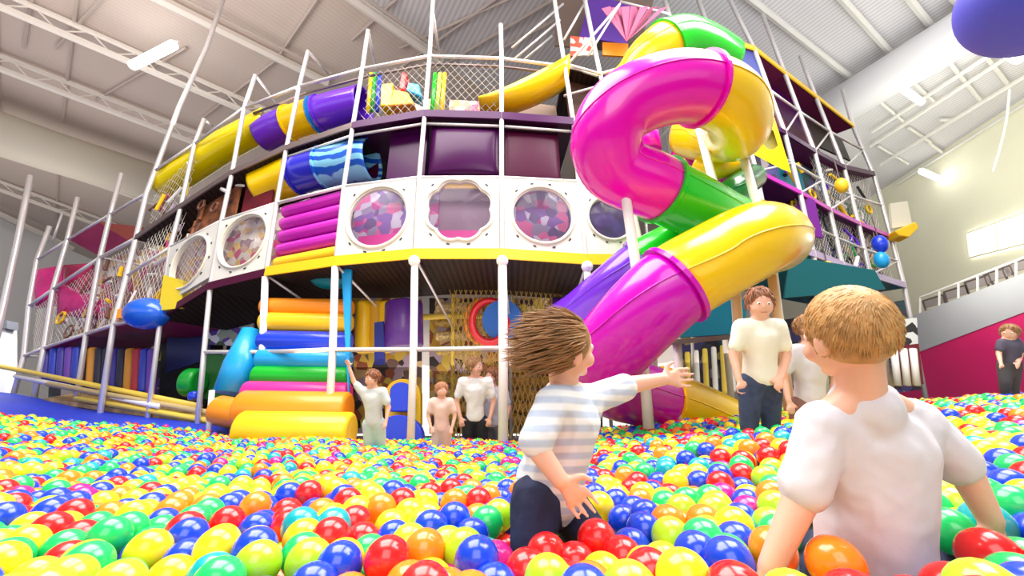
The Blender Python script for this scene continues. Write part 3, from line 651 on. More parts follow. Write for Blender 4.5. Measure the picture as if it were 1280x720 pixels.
for (x, y, m, lab, rr) in ((1052,232,YLV,'small yellow hanging bag in the upper right bay',.12), (1100,305,BLU,'small blue hanging bag in the outer corner bay',.14), (1102,325,SKY,'small sky blue bag beneath the blue one',.13), 
                     (1062,350,GRN,'green bag low in the right bay',.12), (1085,375,YLV,'yellow bag low at the outer corner',.14), (1090,385,NAV,'navy bag above the boy\'s shoulder',.2), (1035,335,YLV,'yellow bag above the dark teal pad',.10)):
    c = P(x, y, 7.4 if x < 1060 else 8.0); e = empty('punch_bag', c, lab, 'hanging bag')
    MB().ball(c, rr, 3, 0, (1, 1, 1.4)).build('bag_body', m, e, True); MB().tube([c+V((0,0,rr)), c+V((0,0,rr+.5))], .012, 6).build('bag_cord', dark_steel, e)
def clutter(a, b, r1, r2, n, pal, where, seed, back=.2):
    B = bay(a, b, r1, r2, back); rn = random.Random(seed)
    for i in range(n):
        cn_, m = rn.choice(pal); u, v = rn.uniform(.08, .92), rn.uniform(.08, .92); an = rn.uniform(0, math.pi); L = rn.uniform(.10, .24)
        c = B(u, v, rn.uniform(-.1, .15)); ex = (B(1, .5)-B(0, .5)).normalized(); d = ex*math.cos(an)+V((0, 0, 1))*math.sin(an)
        k = rn.random()
        if k < .6: o = MB().tube([c-d*L, c+d*L], rn.uniform(.02, .045), 8).build('padded_bar', m)
        else: o = MB().tube([c+(ex*math.cos(t*.7854)+V((0, 0, 1))*math.sin(t*.7854))*L*.6 for t in range(9)], .025, 6, caps=False).build('climbing_ring', m)
        kind_ = 'bar' if k < .6 else 'ring'
        lab = 'small %s padded %s among the clutter %s' % (cn_, kind_, where)
        tag(o, lab, kind_, lab.replace('small', 'small pieces:'))
bw = [('black', BLK), ('white', foam_post), ('white', foam_post), ('black', BLK), ('yellow', YLV), ('purple', PUR), ('grey', dark_steel), ('green', GRV)]
clutter('O','P',1,2,16,bw,'by the lower yellow slide bend',1); clutter('P','Q',1,2,16,bw,'one bay in from the outer corner, low',2); clutter('Q','R',1,2,15,bw+[('blue',BLU),('sky blue',SKY)],'in the outer corner bay, low',3)
clutter('O','P',2,3,8,bw,'right of the slide entry plate',4); clutter('P','Q',2,3,12,bw,'one bay in from the outer corner, high',5); clutter('Q','R',2,3,9,bw,'in the outer corner bay, high',6)
clutter('Q','R',.1,1,10,bw,'at the foot of the outer corner',10)
pw_ = [('cream', foam_post), ('crimson', mat('crimson2',(.5,.02,.12),.5)), ('cream', foam_post), ('amber', YLV), ('brown', mat('brown_bar',(.2,.08,.05),.5)), ('lilac', mat('lilac_bar',(.5,.4,.55),.5))]
clutter('B','C',1,3,16,pw_,'in the second bay of the left wing',7); clutter('C','D',1,3,18,pw_,'in the third bay of the left wing',8); clutter('D','E',1,3,18,pw_,'behind the tallest pole',9)
clutter('E','F',2,3,14,[('rust', mat('rust_bar',(.35,.12,.04),.5)), ('cream', foam_post), ('brown', mat('brown_bar',(.2,.08,.05),.5))],'under the yellow trough slide',11); clutter('D','E',3,4,10,pw_,'at the outer end of the yellow trough slide',12)
o = MB().slab(pts := [P(1112,292,8.9), P(1138,280,8.9), P(1142,288,8.9), P(1130,300,8.9), P(1118,298,8.9)], .3).build('yellow_bucket', YLV, bevel=.03)
tag(o, 'yellow pod sticking out past the outer right post', 'pod')
o = MB().slab([P(1112,255,9.0), P(1133,252,9.0), P(1139,282,9.0), P(1114,286,9.0)], .06).build('side_board', mat('cream_board',(.8,.75,.6),.5)); tag(o, 'cream board above the yellow pod outside the right post', 'board')
panel(pbay([(1108,455),(1150,470),(1146,395),(1110,400)], 8.6), 'foam_pad', 'white pad with black spots at the outer right corner', 'panel', patchwork('spots', [(.85,.85,.82),(.03,.03,.03),(.85,.85,.82),(.8,.8,.8)], 6))
panel(pbay([(1116,480),(1155,482),(1148,428),(1116,432)], 8.3), 'foam_pad', 'dark red pad with pale posts at the foot of the outer corner', 'panel', mat('dark_red',(.18,.01,.02),.5))
for x in (1122, 1134, 1146): tag(MB().tube([P(x, 482, 8.1), P(x-5, 436, 8.1)], .06, 8).build('pole', foam_post, None, True), 'short pale pole in front of the dark red corner pad, ' + {1122:'left one', 1134:'middle one', 1146:'right one'}[x], 'pole')
# left wing contents
fab = mat('magenta_fabric', (.68,.02,.22), .55, noise=.3, nscale=3); 
panel(pbay([(44,388),(78,382),(80,330),(46,336)], 9.6), 'fabric_pad', 'hot magenta padded sheet at the far end of the left wing', 'panel', fab, bulge=.15)
panel(pbay([(70,395),(150,402),(140,378),(72,352)], [9.4,9,9,9.4]), 'fabric_pad', 'long magenta padded sheet along the left wing floor', 'panel', fab, bulge=.1)
panel(pbay([(80,382),(118,360),(118,328),(80,330)], 9.9), 'fabric_pad', 'crimson pad behind the left wing posts', 'panel', mat('crimson',(.50,.02,.12),.5,noise=.5,nscale=4), bulge=.1)
o = MB().slab([P(84,298,9.5), P(122,278,9.5), P(160,300,9.5), P(128,322,9.5)], .06).build('canopy', mat('wine_canopy',(.22,.005,.07),.5)); tag(o, 'dark wine-red canopy sheet over the left wing', 'canopy')
o = MB().slab([P(122,278,9.5), P(180,285,9.7), P(172,300,9.5), P(160,302,9.5)], .06).build('canopy', mat('rust_canopy',(.25,.04,.03),.5)); tag(o, 'rusty brown canopy sheet beside the wine-red one', 'canopy')
panel(pbay([(115,400),(200,396),(215,300),(125,325)], [10.0]*4), 'foam_pad', 'cluttered pale pad behind the middle of the left wing', 'panel', busy_pale)
panel(pbay([(205,345),(262,330),(262,285),(222,300)], 8.4), 'foam_pad', 'crinkled red and white pad beside the small end window', 'panel', busy_pale)
o = MB().ball(P(184,392,7.6), .40, 3, 0, (1.0,.8,.75)).build('dome_pad', mat('dome_blue',(.01,.12,.70),.25,0,.5), None, True); tag(o, 'shiny blue dome on the left wing floor', 'pad')
panel(pbay([(204,392),(234,388),(236,352),(210,345)], 7.6), 'foam_pad', 'olive yellow upright pad right of the blue dome', 'panel', mat('olive_yellow',(.72,.55,.02),.4), t=.25)
panel(pbay([(150,400),(166,398),(166,385),(152,388)], 7.9), 'foam_pad', 'small orange pad left of the blue dome', 'panel', ORG, t=.2)
cols = [mat('indigo_roller',(.05,.04,.35),.4), mat('blue_roller',(.02,.05,.5),.4), mat('dark_roller',(.02,.02,.05),.5), mat('red_roller',(.5,.03,.05),.5), mat('orange_roller',(.7,.3,.03),.5), mat('violet_roller',(.15,.05,.4),.5)]
cn = ['indigo','blue','black','red','orange','violet']
for k in range(15):
    x = 58+k*9.4; y = 434+(k*.2); Y = 9.4-k*.08; ci = [0,1,0,5,1,2,4,2,2,0,2,4,3,1,5][k]
    roll(P(x+2, y, Y), P(x-1, y+42+k*.9, Y), .085, cols[ci], '%s hanging roller under the left wing, %s from its outer end' % (cn[ci], ['first','second','third','fourth','fifth','sixth','seventh','eighth','ninth','tenth','eleventh','twelfth','thirteenth','fourteenth','fifteenth'][k]))
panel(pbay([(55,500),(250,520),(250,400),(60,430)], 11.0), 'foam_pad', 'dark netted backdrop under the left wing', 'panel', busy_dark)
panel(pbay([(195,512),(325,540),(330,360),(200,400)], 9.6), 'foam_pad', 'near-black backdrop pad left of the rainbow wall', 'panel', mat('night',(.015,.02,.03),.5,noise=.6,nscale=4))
panel(pbay([(258,432),(318,436),(322,372),(262,382)], 8.6), 'foam_pad', 'purple and white printed pad left of the sky blue bolster', 'panel', patchwork('pw', [(.1,.05,.3),(.7,.7,.8),(.05,.1,.05),(.3,.35,.3)], 7))
roll(P(232,478,7.9), P(250,478,7.9), .26, GRV, 'dark green roll lying behind the frame near the sky blue bolster')
panel(pbay([(254,500),(292,505),(296,442),(256,442)], 8.2), 'foam_pad', 'dark green slanted pad left of the sky blue bolster', 'panel', mat('forest',(.01,.14,.02),.5))
roll(P(243,500,7.6), P(243,490,7.6), .1, BLU, 'small blue stub under the dark green roll')
panel(pbay([(205,470),(262,450),(270,398),(210,398)], 9.0), 'foam_pad', 'navy slanting pad under the left wing floor', 'panel', mat('navy_slant',(.01,.02,.16),.5))
# yellow/wood low rails at left foot
for k, (a, b, Y0, Y1, m) in enumerate((((0,458),(250,508),9.6,7.4,yel_rail), ((20,470),(200,508),9.4,7.6,foam_post), ((95,498),(320,536),8.4,6.9,yel_rail), ((60,480),(330,528),8.7,6.9,mat('ochre_rail',(.6,.45,.2),.5)))):
    o = MB().tube([P(*a, Y0), P(*b, Y1)], .05, 8).build('low_rail', m, None, True)
    tag(o, ['upper yellow low rail along the blue padded ledge', 'white low rail along the blue padded ledge', 'lower yellow low rail nearest the balls', 'ochre low rail between the white and yellow rails'][k], 'rail')
o = MB().slab([P(55,500,8.9), P(300,536,7.0), P(320,530,7.6), P(120,490,9.4)], .08).build('wood_step', mat('honey_wood',(.62,.40,.14),.5,noise=.5,nscale=4)); tag(o, 'honey coloured boards lying behind the low rails', 'step')
# blue ledge
led = MB()
top = [P(-120,478,9.5), P(19,492,9.3), P(99,508,8.7), P(190,522,7.7), P(253,529,7.2), P(318,542,6.7)]
bot = [P(-120,560,4.6), P(0,552,4.9), P(90,554,5.2), P(180,556,5.6), P(250,558,5.9), P(325,560,6.3)]
vs = top+bot+[p-V((0,0,.6)) for p in bot]+[p-V((0,0,.9)) for p in top]; n = 6; fs = []
for r in range(3):
    for i in range(n-1): fs.append((r*n+i, r*n+i+1, (r+1)*n+i+1, (r+1)*n+i))
led.add(vs, fs); o = led.build('padded_ledge', mat('ledge_blue',(.005,.04,.62),.45,noise=.15,nscale=1), None); tag(o, 'wide royal blue padded ledge sloping into the ball pit at the left', 'ledge')
o = MB().slab([P(-60,505,12), P(14,505,12), P(14,410,12), P(-60,405,12)], .3).build('side_booth', mat('booth_white',(.85,.88,.95),.5)); tag(o, 'white booth side at the far left beyond the frame', 'booth')
o = MB().slab([P(-60,410,11.9), P(16,412,11.9), P(16,402,11.9), P(-60,395,11.9)], .3).build('booth_roof', mat('booth_grey',(.12,.13,.16),.5)); tag(o, 'dark grey roof edge over the white booth', 'roof')
# nets
def net(B, label, nu=12, nv=10, m=netm, w=-.05, r=.006):
    mb = MB(); 
    k = nu
    for d in (1, -1):
        for i in range(-nv, nu+1):
            pts = []
            for s in range(0, 9):
                v = s/8; u = (i+v*nv)/nu if d == 1 else (i+(1-v)*nv)/nu
                if 0 <= u <= 1: pts.append(B(u, v, w))
            if len(pts) >= 2: mb.tube(pts, r, 4, caps=False)
    o = mb.build('safety_net', m); return tag(o, label, 'net')
for a, b, r1, r2, lab in (('B','C',1,3,'pale safety net in the left wing, second bay from its outer end'), ('C','D',1,3,'pale safety net in the left wing beside the blue dome bay'), ('D','E',1,3,'pale safety net behind the tallest pole'), ('E','F',1,2,'pale safety net over the small end window'),
                     ('D','E',3,4,'pale net in front of the trough slide end'), ('A','B',1,3,'pale net at the outermost left bay'), ('H','I',3,4,'pale net in front of the soft blocks'), ('I','J',3,4,'pale net above the plum floor, middle bay'),
                     ('O','P',1,2,'pale net right of the lower yellow bend'), ('P','Q',1,2,'pale net one bay in from the outer right corner'), ('Q','R',1,2,'pale net in the outer right corner bay, low'), ('Q','R',2,3,'pale net in the outer right corner bay, high'), ('P','Q',2,3,'pale net under the maroon right floor')):
    net(bay(a, b, r1, r2, .12), lab, w=0, r=.0035 if r1 == 3 else .005, nu=9 if r1 == 3 else 12, nv=7 if r1 == 3 else 10)
net(bay('I','J',0,1,1.6), 'dark net across the ground floor behind the flower window bay', m=mat('net_gold',(.5,.33,.1),.8), w=0, r=.01)
net(bay('J','K',0,1,1.6), 'dark net across the ground floor right of the thick post', m=mat('net_gold',(.5,.33,.1),.8), w=0, r=.01)
# ---------------------------------------------------------------- people
def capsule(bm, a, b, r1, r2):
    vs, _ = ICO[2]; nv = []
    for c, r in ((a, r1), (b, r2)):
        for v in vs: nv.append(bm.verts.new(V(c)+v*r))
    g = bmesh.ops.convex_hull(bm, input=nv)
    bmesh.ops.delete(bm, geom=[x for x in set(g['geom_interior']+g['geom_unused']) if isinstance(x, bmesh.types.BMVert)], context='VERTS')
def ellip(bm, c, r, s, M=None):
    vs, fs = ICO[3]; nv = []
    for v in vs:
        d = V((v.x*s[0], v.y*s[1], v.z*s[2]))*r; nv.append(bm.verts.new(V(c)+(M @ d if M else d)))
    for f in fs: bm.faces.new([nv[i] for i in f])
EXCL = []
def blob(name, caps, m, parent, vox=.008, ells=(), it=6, disp=0.0):
    bm = bmesh.new()
    for a, b, r1, r2 in caps: capsule(bm, a, b, r1, r2)
    for c, r, s, M in ells: ellip(bm, c, r, s, M)
    me = bpy.data.meshes.new(name); bm.to_mesh(me); bm.free()
    o = bpy.data.objects.new(name, me); COL.objects.link(o)
    rm = o.modifiers.new('r', 'REMESH'); rm.mode = 'VOXEL'; rm.voxel_size = vox; rm.use_smooth_shade = True
    sm = o.modifiers.new('s', 'SMOOTH'); sm.iterations = it; sm.factor = .5
    if disp:
        tx = bpy.data.textures.new('folds', 'CLOUDS'); tx.noise_scale = .09; dm = o.modifiers.new('d', 'DISPLACE'); dm.texture = tx; dm.strength = disp; dm.mid_level = .5
    dg = bpy.context.evaluated_depsgraph_get(); dg.update(); ev = o.evaluated_get(dg)
    nm = bpy.data.meshes.new_from_object(ev); o.modifiers.clear(); o.data = nm; bpy.data.meshes.remove(me)
    nm.materials.clear(); nm.materials.append(m); nm.polygons.foreach_set('use_smooth', [True]*len(nm.polygons))
    o.parent = parent; o.matrix_parent_inverse = Matrix.Translation(-parent.location)
    return o
skin = mat('skin', (.82, .46, .34), .5, sss=.15); 
eyew = mat('eye_white', (.9,.88,.85), .3); eyed = mat('iris', (.08,.05,.03), .2); lip = mat('lip', (.65,.2,.18), .4)
def hand(caps, wrist, tip_dir, side, s, curl=V((0,0,-1))):
    """palm, four unequal bent fingers and a thumb. s = hand length"""
    t = tip_dir.normalized(); b = (side-t*side.dot(t)).normalized(); c = (curl-t*curl.dot(t)); c = (c-b*c.dot(b)).normalized()
    for k in (-.9, -.3, .3, .9): caps.append((wrist, wrist+t*s*.48+b*s*.17*k, s*.13, s*.105))
    for k, L in ((-.95, .38), (-.32, .48), (.32, .52), (.95, .44)):
        p0 = wrist+t*s*.46+b*s*.235*k; p1 = p0+(t+b*k*.16)*s*L*.45+c*s*.03; p2 = p1+(t*.8+c*.6)*s*L*.5
        caps.append((p0, p1, s*.066, s*.058)); caps.append((p1, p2, s*.058, s*.048))
    q0 = wrist+t*s*.15+b*s*.15; q1 = q0+(t*.45+b*.9)*s*.27; q2 = q1+(t*.9+b*.3)*s*.22
    caps.append((q0, q1, s*.095, s*.08)); caps.append((q1, q2, s*.078, s*.06))
def person(spec):
    J = {k: W(*v) for k, v in spec['j'].items()}; S = spec['s']     # S = scale: standing height in metres
    e = empty('person', V((J['pelvis'].x, J['pelvis'].y, J['pelvis'].z)), spec['label'], 'person')
    vox = spec.get('vox', .008)
    fwd = spec['fwd'].normalized(); up = (J['head']-J['neck']).normalized(); fwd = (fwd-up*fwd.dot(up)).normalized(); rt = fwd.cross(up).normalized()
    R = Matrix((rt, fwd, up)).transposed()
    hr = spec.get('hr', S*.5*.15); hc = J['head']
    ells = [(hc+up*hr*.12-fwd*hr*.08, hr, (.82, .95, .95), R), (hc-up*hr*.30+fwd*hr*.18, hr, (.66, .70, .78), R),
            (hc+fwd*hr*.88-up*hr*.22, hr*.17, (.8, 1.1, 1.0), R), (hc+fwd*hr*.80-up*hr*.02, hr*.12, (.8, .9, 1.6), R),
            (hc+fwd*hr*.74-up*hr*.58, hr*.16, (1.7, .6, .5), R), (hc+fwd*hr*.62-up*hr*.88, hr*.24, (1.2, .8, .8), R)]
    for sg in (-1, 1):
        ells.append((hc+rt*sg*hr*.84-up*hr*.12-fwd*hr*.05, hr*.24, (.35, .75, 1.15), R)); ells.append((hc+rt*sg*hr*.42+fwd*hr*.55-up*hr*.35, hr*.30, (1, .8, .9), R))
    caps = []
    a = S*.028
    sh = S*.042
    caps.append((hc-up*hr*.5-fwd*hr*.15, J['neck'], hr*.50, hr*.50)); caps.append((J['neck'], J['chest'], hr*.5, S*.062))
    for sd in 'lr':
        caps.append((J['neck'], J['sh'+sd], sh*.8, sh*.85)); caps.append((J['chest'], J['sh'+sd], S*.055, sh*.9))
        caps.append((J['sh'+sd], J['el'+sd], sh*.85, a)); caps.append((J['el'+sd], J['wr'+sd], a*1.0, a*.72))
        hd = J.get('ha'+sd, J['wr'+sd]+(J['wr'+sd]-J['el'+sd]))-J['wr'+sd]
        side = spec.get('hs'+sd, V((1 if sd == 'l' else -1, 0, 0)))
        hand(caps, J['wr'+sd], hd, side, S*.105)
    caps.append((J['chest'], J['waist'], S*.085, S*.075)); caps.append((J['waist'], J['pelvis'], S*.075, S*.085))
    for sd in 'lr':
        caps.append((J['pelvis'], J['hi'+sd], S*.07, S*.065)); caps.append((J['hi'+sd], J['kn'+sd], S*.062, S*.042)); caps.append((J['kn'+sd], J['an'+sd], S*.042, S*.028))
        if 'to'+sd in J: caps.append((J['an'+sd], J['to'+sd], S*.028, S*.022))
    blob('body', caps, skin, e, vox, ells)
    # shirt
    g = S*.005+.003
    sc = []
    shm = spec['shirt']
    sc.append((lerp(J['neck'], J['chest'], .25), J['chest'], S*.06, S*.062+g))
    for sd in 'lr':
        n0 = lerp(J['neck'], J['sh'+sd], .35); sc.append((n0-up*S*.012, J['sh'+sd], sh*.6+g, sh*.88+g)); sc.append((J['chest'], J['sh'+sd], S*.060+g, sh*.85+g))
        sl = spec.get('sleeve', .7)
        if sl <= 1: sc.append((J['sh'+sd], lerp(J['sh'+sd], J['el'+sd], sl), sh*.9+g, a*1.1+g*1.6))
        else: sc.append((J['sh'+sd], J['el'+sd], sh*.9+g, a+g)); sc.append((J['el'+sd], lerp(J['el'+sd], J['wr'+sd], sl-1), a+g, a*.9+g))
    sc.append((J['chest'], J['waist'], S*.088+g, S*.082+g)); sc.append((J['waist'], lerp(J['waist'], J['pelvis'], .85), S*.082+g, S*.086+g*1.4))
    sc.append((J['shl'], J['shr'], sh*.95+g, sh*.95+g))
    for sd in 'lr': sc.append((lerp(J['sh'+sd], J['chest'], .3), lerp(J['waist'], J['sh'+sd], .25), S*.05+g, S*.06+g))
    blob('shirt', sc, shm, e, vox, (), 14, S*.012)
    # trousers
    tc = [(J['pelvis'], J['pelvis'], S*.088, S*.088)]
    tc.append((lerp(J['waist'], J['pelvis'], .6), J['pelvis'], S*.080, S*.090))
    for sd in 'lr':
        tc.append((J['pelvis'], J['hi'+sd], S*.080, S*.073)); tc.append((J['hi'+sd], J['kn'+sd], S*.073, S*.052)); tc.append((J['kn'+sd], lerp(J['kn'+sd], J['an'+sd], .93), S*.052, S*.040))
    blob('trousers', tc, spec['trousers'], e, vox, (), 6, S*.008)
    for sd in 'lr':
        if 'to'+sd in J: blob('shoe', [(J['an'+sd], J['to'+sd], S*.034, S*.028)], spec.get('shoe', BLK), e, vox)
    # hair : skull cap + locks
    hb = [(hc+up*hr*.20-fwd*hr*.16, hr*1.06, (.84, .92, .93), R)]
    hcaps = []
    rnd = random.Random(spec.get('seed', 1)); nl = spec.get('locks', 260); L = spec.get('hl', .35)*hr; flow = spec.get('flow', V((0, 0, -1)))
    hm = spec['hair']
    base = blob('hair', hcaps, hm, e, vox*.8, hb, 2)
    lk = MB()
    for i in range(nl):
        for _ in range(20):
            d = V((rnd.gauss(0, 1), rnd.gauss(0, 1), rnd.gauss(0, 1))).normalized()
            if d.y < .45+.5*d.z and d.z > spec.get('hlow', -.45): break
        else: continue
        o0 = hc+up*hr*.20-fwd*hr*.16; p = o0+R @ V((d.x*.84, d.y*.92, d.z*.93))*hr*1.03
        nrm = (R @ d).normalized(); whirl = (o0+up*hr*.5-fwd*hr*.5)
        tan = (p-whirl); tan = (tan-nrm*tan.dot(nrm)); tan = tan.normalized() if tan.length > 1e-5 else up
        pts = [p-nrm*hr*.05]; fl = flow-nrm*min(0, flow.dot(nrm)); dirv = ((tan*.25+fl+nrm*.04) if 'sweep' in spec else (tan+nrm*(.06 if 'thin' in spec else .25))).normalized(); l = L*rnd.uniform(.6, 1.25); q = p
        for k in range(5):
            q = q+dirv*l/5; pts.append(q.copy()); dirv = (dirv+flow*.30+nrm*.02+V((rnd.gauss(0, .08), rnd.gauss(0, .08), rnd.gauss(0, .08)))).normalized()
        r0 = hr*rnd.uniform(.035, .06)*spec.get('thin', 1)
        lk.tube(pts, r0, 5, radii=[r0, r0, r0*.9, r0*.7, r0*.45, r0*.12])
    lk.build('hair_locks', hm, base, True)
    # eyes, mouth
    ey = MB(); ir = MB()
    for sg in (-1, 1):
        c = hc+rt*sg*hr*.30+fwd*hr*.735+up*hr*.0; ey.ball(c, hr*.13, 2); ir.ball(c+fwd*hr*.085, hr*.065, 2)
    ey.build('eye', eyew, e, True); ir.build('iris', eyed, e, True)
    MB().tube([hc+fwd*hr*.84-up*hr*.56+rt*hr*.2*s_-fwd*abs(s_)*hr*.05 for s_ in (-1, -.5, 0, .5, 1)], hr*.045, 6).build('mouth', lip, e, True)
    EXCL.extend((c[0], c[1], max(c[2], c[3])) for c in caps+sc+tc)
    EXCL.append((hc, hc, hr))
    return e
tee = mat('white_cotton', (.70,.67,.74), .8, noise=.03, nscale=8, bump=.15)
grey_tee = stripes('striped_cotton', (.50,.58,.74), (.80,.82,.86), 9, 'Z', .8, 0, .25)
jeans = mat('navy_denim', (.012,.018,.065), .8, noise=.3, nscale=20, bump=.2)
denim = mat('denim', (.04,.06,.13), .8, noise=.3, nscale=20)
blond = mat('sandy_blond_hair', (.55,.30,.11), .5, noise=.3, nscale=30)
brown = mat('light_brown_hair', (.36,.18,.07), .5, noise=.3, nscale=30)
auburn = mat('auburn_hair', (.28,.10,.04), .5, noise=.3, nscale=30)
person(dict(label='boy in white T-shirt with sandy hair, seated with his back to us', s=1.12, hr=.086, vox=.0055, seed=3, fwd=V((-.12, 1, .02)), hair=blond, shirt=tee, trousers=jeans, sleeve=.80, hl=.22, locks=1100, hlow=-.50, flow=V((0,0,-1)), thin=.5,
    j=dict(head=(1058,418,.86), neck=(1078,494,.85), chest=(1090,560,.88), shl=(1030,532,.86), shr=(1146,528,.90), ell=(998,630,.82), elr=(1205,588,.88), wrl=(962,712,.79), wrr=(1238,650,.86),
           hal=(950,750,.78), har=(1246,690,.85), waist=(1090,650,.86), pelvis=(1092,725,.86), hil=(1055,735,.9), hir=(1130,735,.92), knl=(1035,690,1.1), knr=(1160,680,1.12), anl=(1020,700,1.3), anr=(1170,690,1.3))))
person(dict(label='child in striped top and navy trousers wading through balls, brown hair flying', s=1.08, hr=.086, vox=.0045, seed=5, fwd=V((.85, .45, -.05)), hair=brown, shirt=grey_tee, trousers=jeans, sleeve=.9, hl=.95, locks=900, hlow=-.7, flow=V((-1.0,-.15,-.15)), thin=.6, sweep=1,
    j=dict(head=(707,434,1.18), neck=(706,486,1.2), chest=(706,528,1.2), shl=(690,505,1.10), shr=(738,500,1.28), ell=(668,556,1.03), elr=(785,482,1.34), wrl=(700,600,1.0), wrr=(828,474,1.38),
           hal=(722,622,1.0), har=(850,472,1.4), waist=(694,580,1.2), pelvis=(684,618,1.2), hil=(672,625,1.15), hir=(696,622,1.27), knl=(664,690,1.08), knr=(738,668,1.2), anl=(640,760,1.15), anr=(700,720,1.3), tol=(665,775,1.1), tor=(725,730,1.25),
           ), hsl=V((1,0,0)), hsr=V((0,0,1)), shoe=mat('pale_shoe',(.6,.4,.35),.6)))
def standing(label, x, ytop, ybot, d, s, hair, shirt, trs, fwd, seed, arm=None, sleeve=.7, hl=.5, lean=0):
    H = ybot-ytop; f = lambda dx, k, dd=0: (x+dx*H+lean*H*(1-k), ytop+k*H, d+dd)
    j = dict(head=f(0,.085), neck=f(0,.185), chest=f(0,.28), shl=f(-.105,.21), shr=f(.105,.21), ell=f(-.15,.37,-.02), elr=f(.15,.37,-.02), wrl=f(-.12,.50,-.1), wrr=f(.12,.50,-.1),
             waist=f(0,.40), pelvis=f(0,.50), hil=f(-.05,.53), hir=f(.05,.53), knl=f(-.06,.75,-.03), knr=f(.06,.75), anl=f(-.06,.96), anr=f(.06,.96), tol=f(-.07,.99,-.08), tor=f(.07,.99,-.08))
    if arm: j.update({k: f(*v) for k, v in arm.items()})
    person(dict(label=label, s=s, hr=s*.082, vox=.014, seed=seed, fwd=fwd, hair=hair, shirt=shirt, trousers=trs, sleeve=sleeve, hl=hl, locks=200, j=j))
yw_tee = mat('white_yellow_cotton', (.88,.86,.74), .8, noise=.05, nscale=5)
standing('child standing in white top and dark jeans between the tan sleeved posts', 950, 360, 585, 2.75, 1.15, auburn, yw_tee, denim, V((-.25,-1,-.1)), 11)
standing('child in pale top and brown trousers standing just left of the boy\'s head', 1012, 392, 610, 3.3, 1.2, brown, tee, mat('brown_cloth',(.25,.12,.09),.8), V((.5,-1,0)), 12)
standing('child in pale grey top leaning with one arm raised beside the rainbow wall', 470, 462, 590, 4.6, 1.05, auburn, mat('grey_cotton',(.66,.72,.74),.8), mat('pale_cloth',(.55,.65,.65),.8), V((-.5,-1,0)), 13,
         arm=dict(ell=(-.18,.12,0), wrl=(-.22,-.02,0)), lean=-.04)
standing('child in pale pink top standing between the two middle posts', 552, 478, 590, 5.0, 1.0, mat('ginger_hair',(.45,.2,.1),.5), mat('pink_cotton',(.86,.62,.56),.8), mat('pink_cloth',(.75,.55,.5),.8), V((.3,-1,0)), 14)
standing('adult in white T-shirt and black trousers stooping behind the pink-topped child', 594, 444, 600, 6.3, 1.55, brown, mat('bright_cotton',(.9,.9,.92),.8), mat('black_cloth',(.02,.02,.03),.8), V((.8,-.5,-.3)), 15)
standing('person in pale lilac top beside the adult in white, nearest the thick middle post', 615, 458, 600, 6.6, 1.5, auburn, mat('lilac_cotton',(.62,.62,.74),.8), mat('grey_cloth',(.2,.2,.24),.8), V((-.5,-.7,0)), 16)
standing('person in dark grey top sitting low in the balls by the pink wall', 1262, 408, 500, 4.0, .9, brown, mat('charcoal_cotton',(.09,.08,.13),.8), mat('charcoal_cloth',(.08,.08,.1),.8), V((-1,-.6,0)), 17)
# ---------------------------------------------------------------- balls
BR = .048
def hsurf(x, y):
    r = .16*max(0, x-.1); r = .80*(1-math.exp(-r/.80)) if r > 0 else 0
    l = .02*max(0, -x-.3)+.09*max(0, -x-3.5)
    n = .018*math.sin(x*3.1+y*1.7)+.015*math.sin(x*1.3-y*2.9+1)
    return r*(.55+.45*min(1, y/2.2))+min(l, .35)+.014*min(y, 8)+n-BR+.02
palette = [('yellow', (1.0,.70,.01), 15), ('lime', (.42,.74,.02), 15), ('green', (.01,.55,.13), 19), ('royal blue', (.005,.05,.62), 18), ('red', (.82,.01,.012), 14), ('orange', (1.0,.24,.008), 12), ('magenta', (.58,.01,.24), 3), ('turquoise', (.0,.36,.42), 4)]
bm_ = [mat('ball_'+n.replace(' ', '_'), c, .22, 0, .35, sss=.0) for n, c, w in palette]
for m in bm_:
    b = m.node_tree.nodes['Principled BSDF']; b.inputs['Emission Color'].default_value = b.inputs['Base Color'].default_value; b.inputs['Emission Strength'].default_value = .05  # faint self-glow added to the balls, which are no lamps
wts = [w for *_, w in palette]
def segdist(p, a, b):
    ab = b-a; L = ab.dot(ab); t = 0 if L < 1e-9 else max(0, min(1, (p-a).dot(ab)/L)); return (p-(a+ab*t)).length
rnd = random.Random(21); pts = []
facY = [(P(*N_[p][0], DEP[p]).x, DEP[p]) for p in order]
def ymax(x):
    if x <= facY[0][0]: return facY[0][1]
    for (x0, y0), (x1, y1) in zip(facY, facY[1:]):
        if x <= x1: return lerp(y0, y1, (x-x0)/(x1-x0))
    return facY[-1][1]
sp = .094; rowh = sp*.87
for layer, (dz, lim) in enumerate(((0, 99), (-.074, 2.6))):
    j = 0; y = .22
    while y < 9.0:
        x = -7.5+(j % 2)*sp/2+layer*sp/2
        while x < 8.5:
            xx = x+rnd.uniform(-.016, .016); yy = y+rnd.uniform(-.016, .016)+layer*rowh*.6
            dd = yy*cT
            if abs(xx) < dd*1.32+.35 and yy < min(lim, ymax(xx)+.5) and not (xx < -2.2 and yy > 4.9+.45*(xx+7) ):
                z = hsurf(xx, yy)+dz+rnd.uniform(-.026, .022)
                if (V((xx, yy, z))-CAM).length > .26: pts.append(V((xx, yy, z)))
            x += sp
        y += rowh; j += 1
def clear(p):
    for a, b, r in EXCL_T:
        if segdist(p, a, b) < r+BR*.85: return False
    return True
EXCL_T = [(V(a), V(b), r) for a, b, r in EXCL]
keep = []
bb = [(min(a.x,b.x)-r-.06, max(a.x,b.x)+r+.06, min(a.y,b.y)-r-.06, max(a.y,b.y)+r+.06) for a, b, r in EXCL_T]
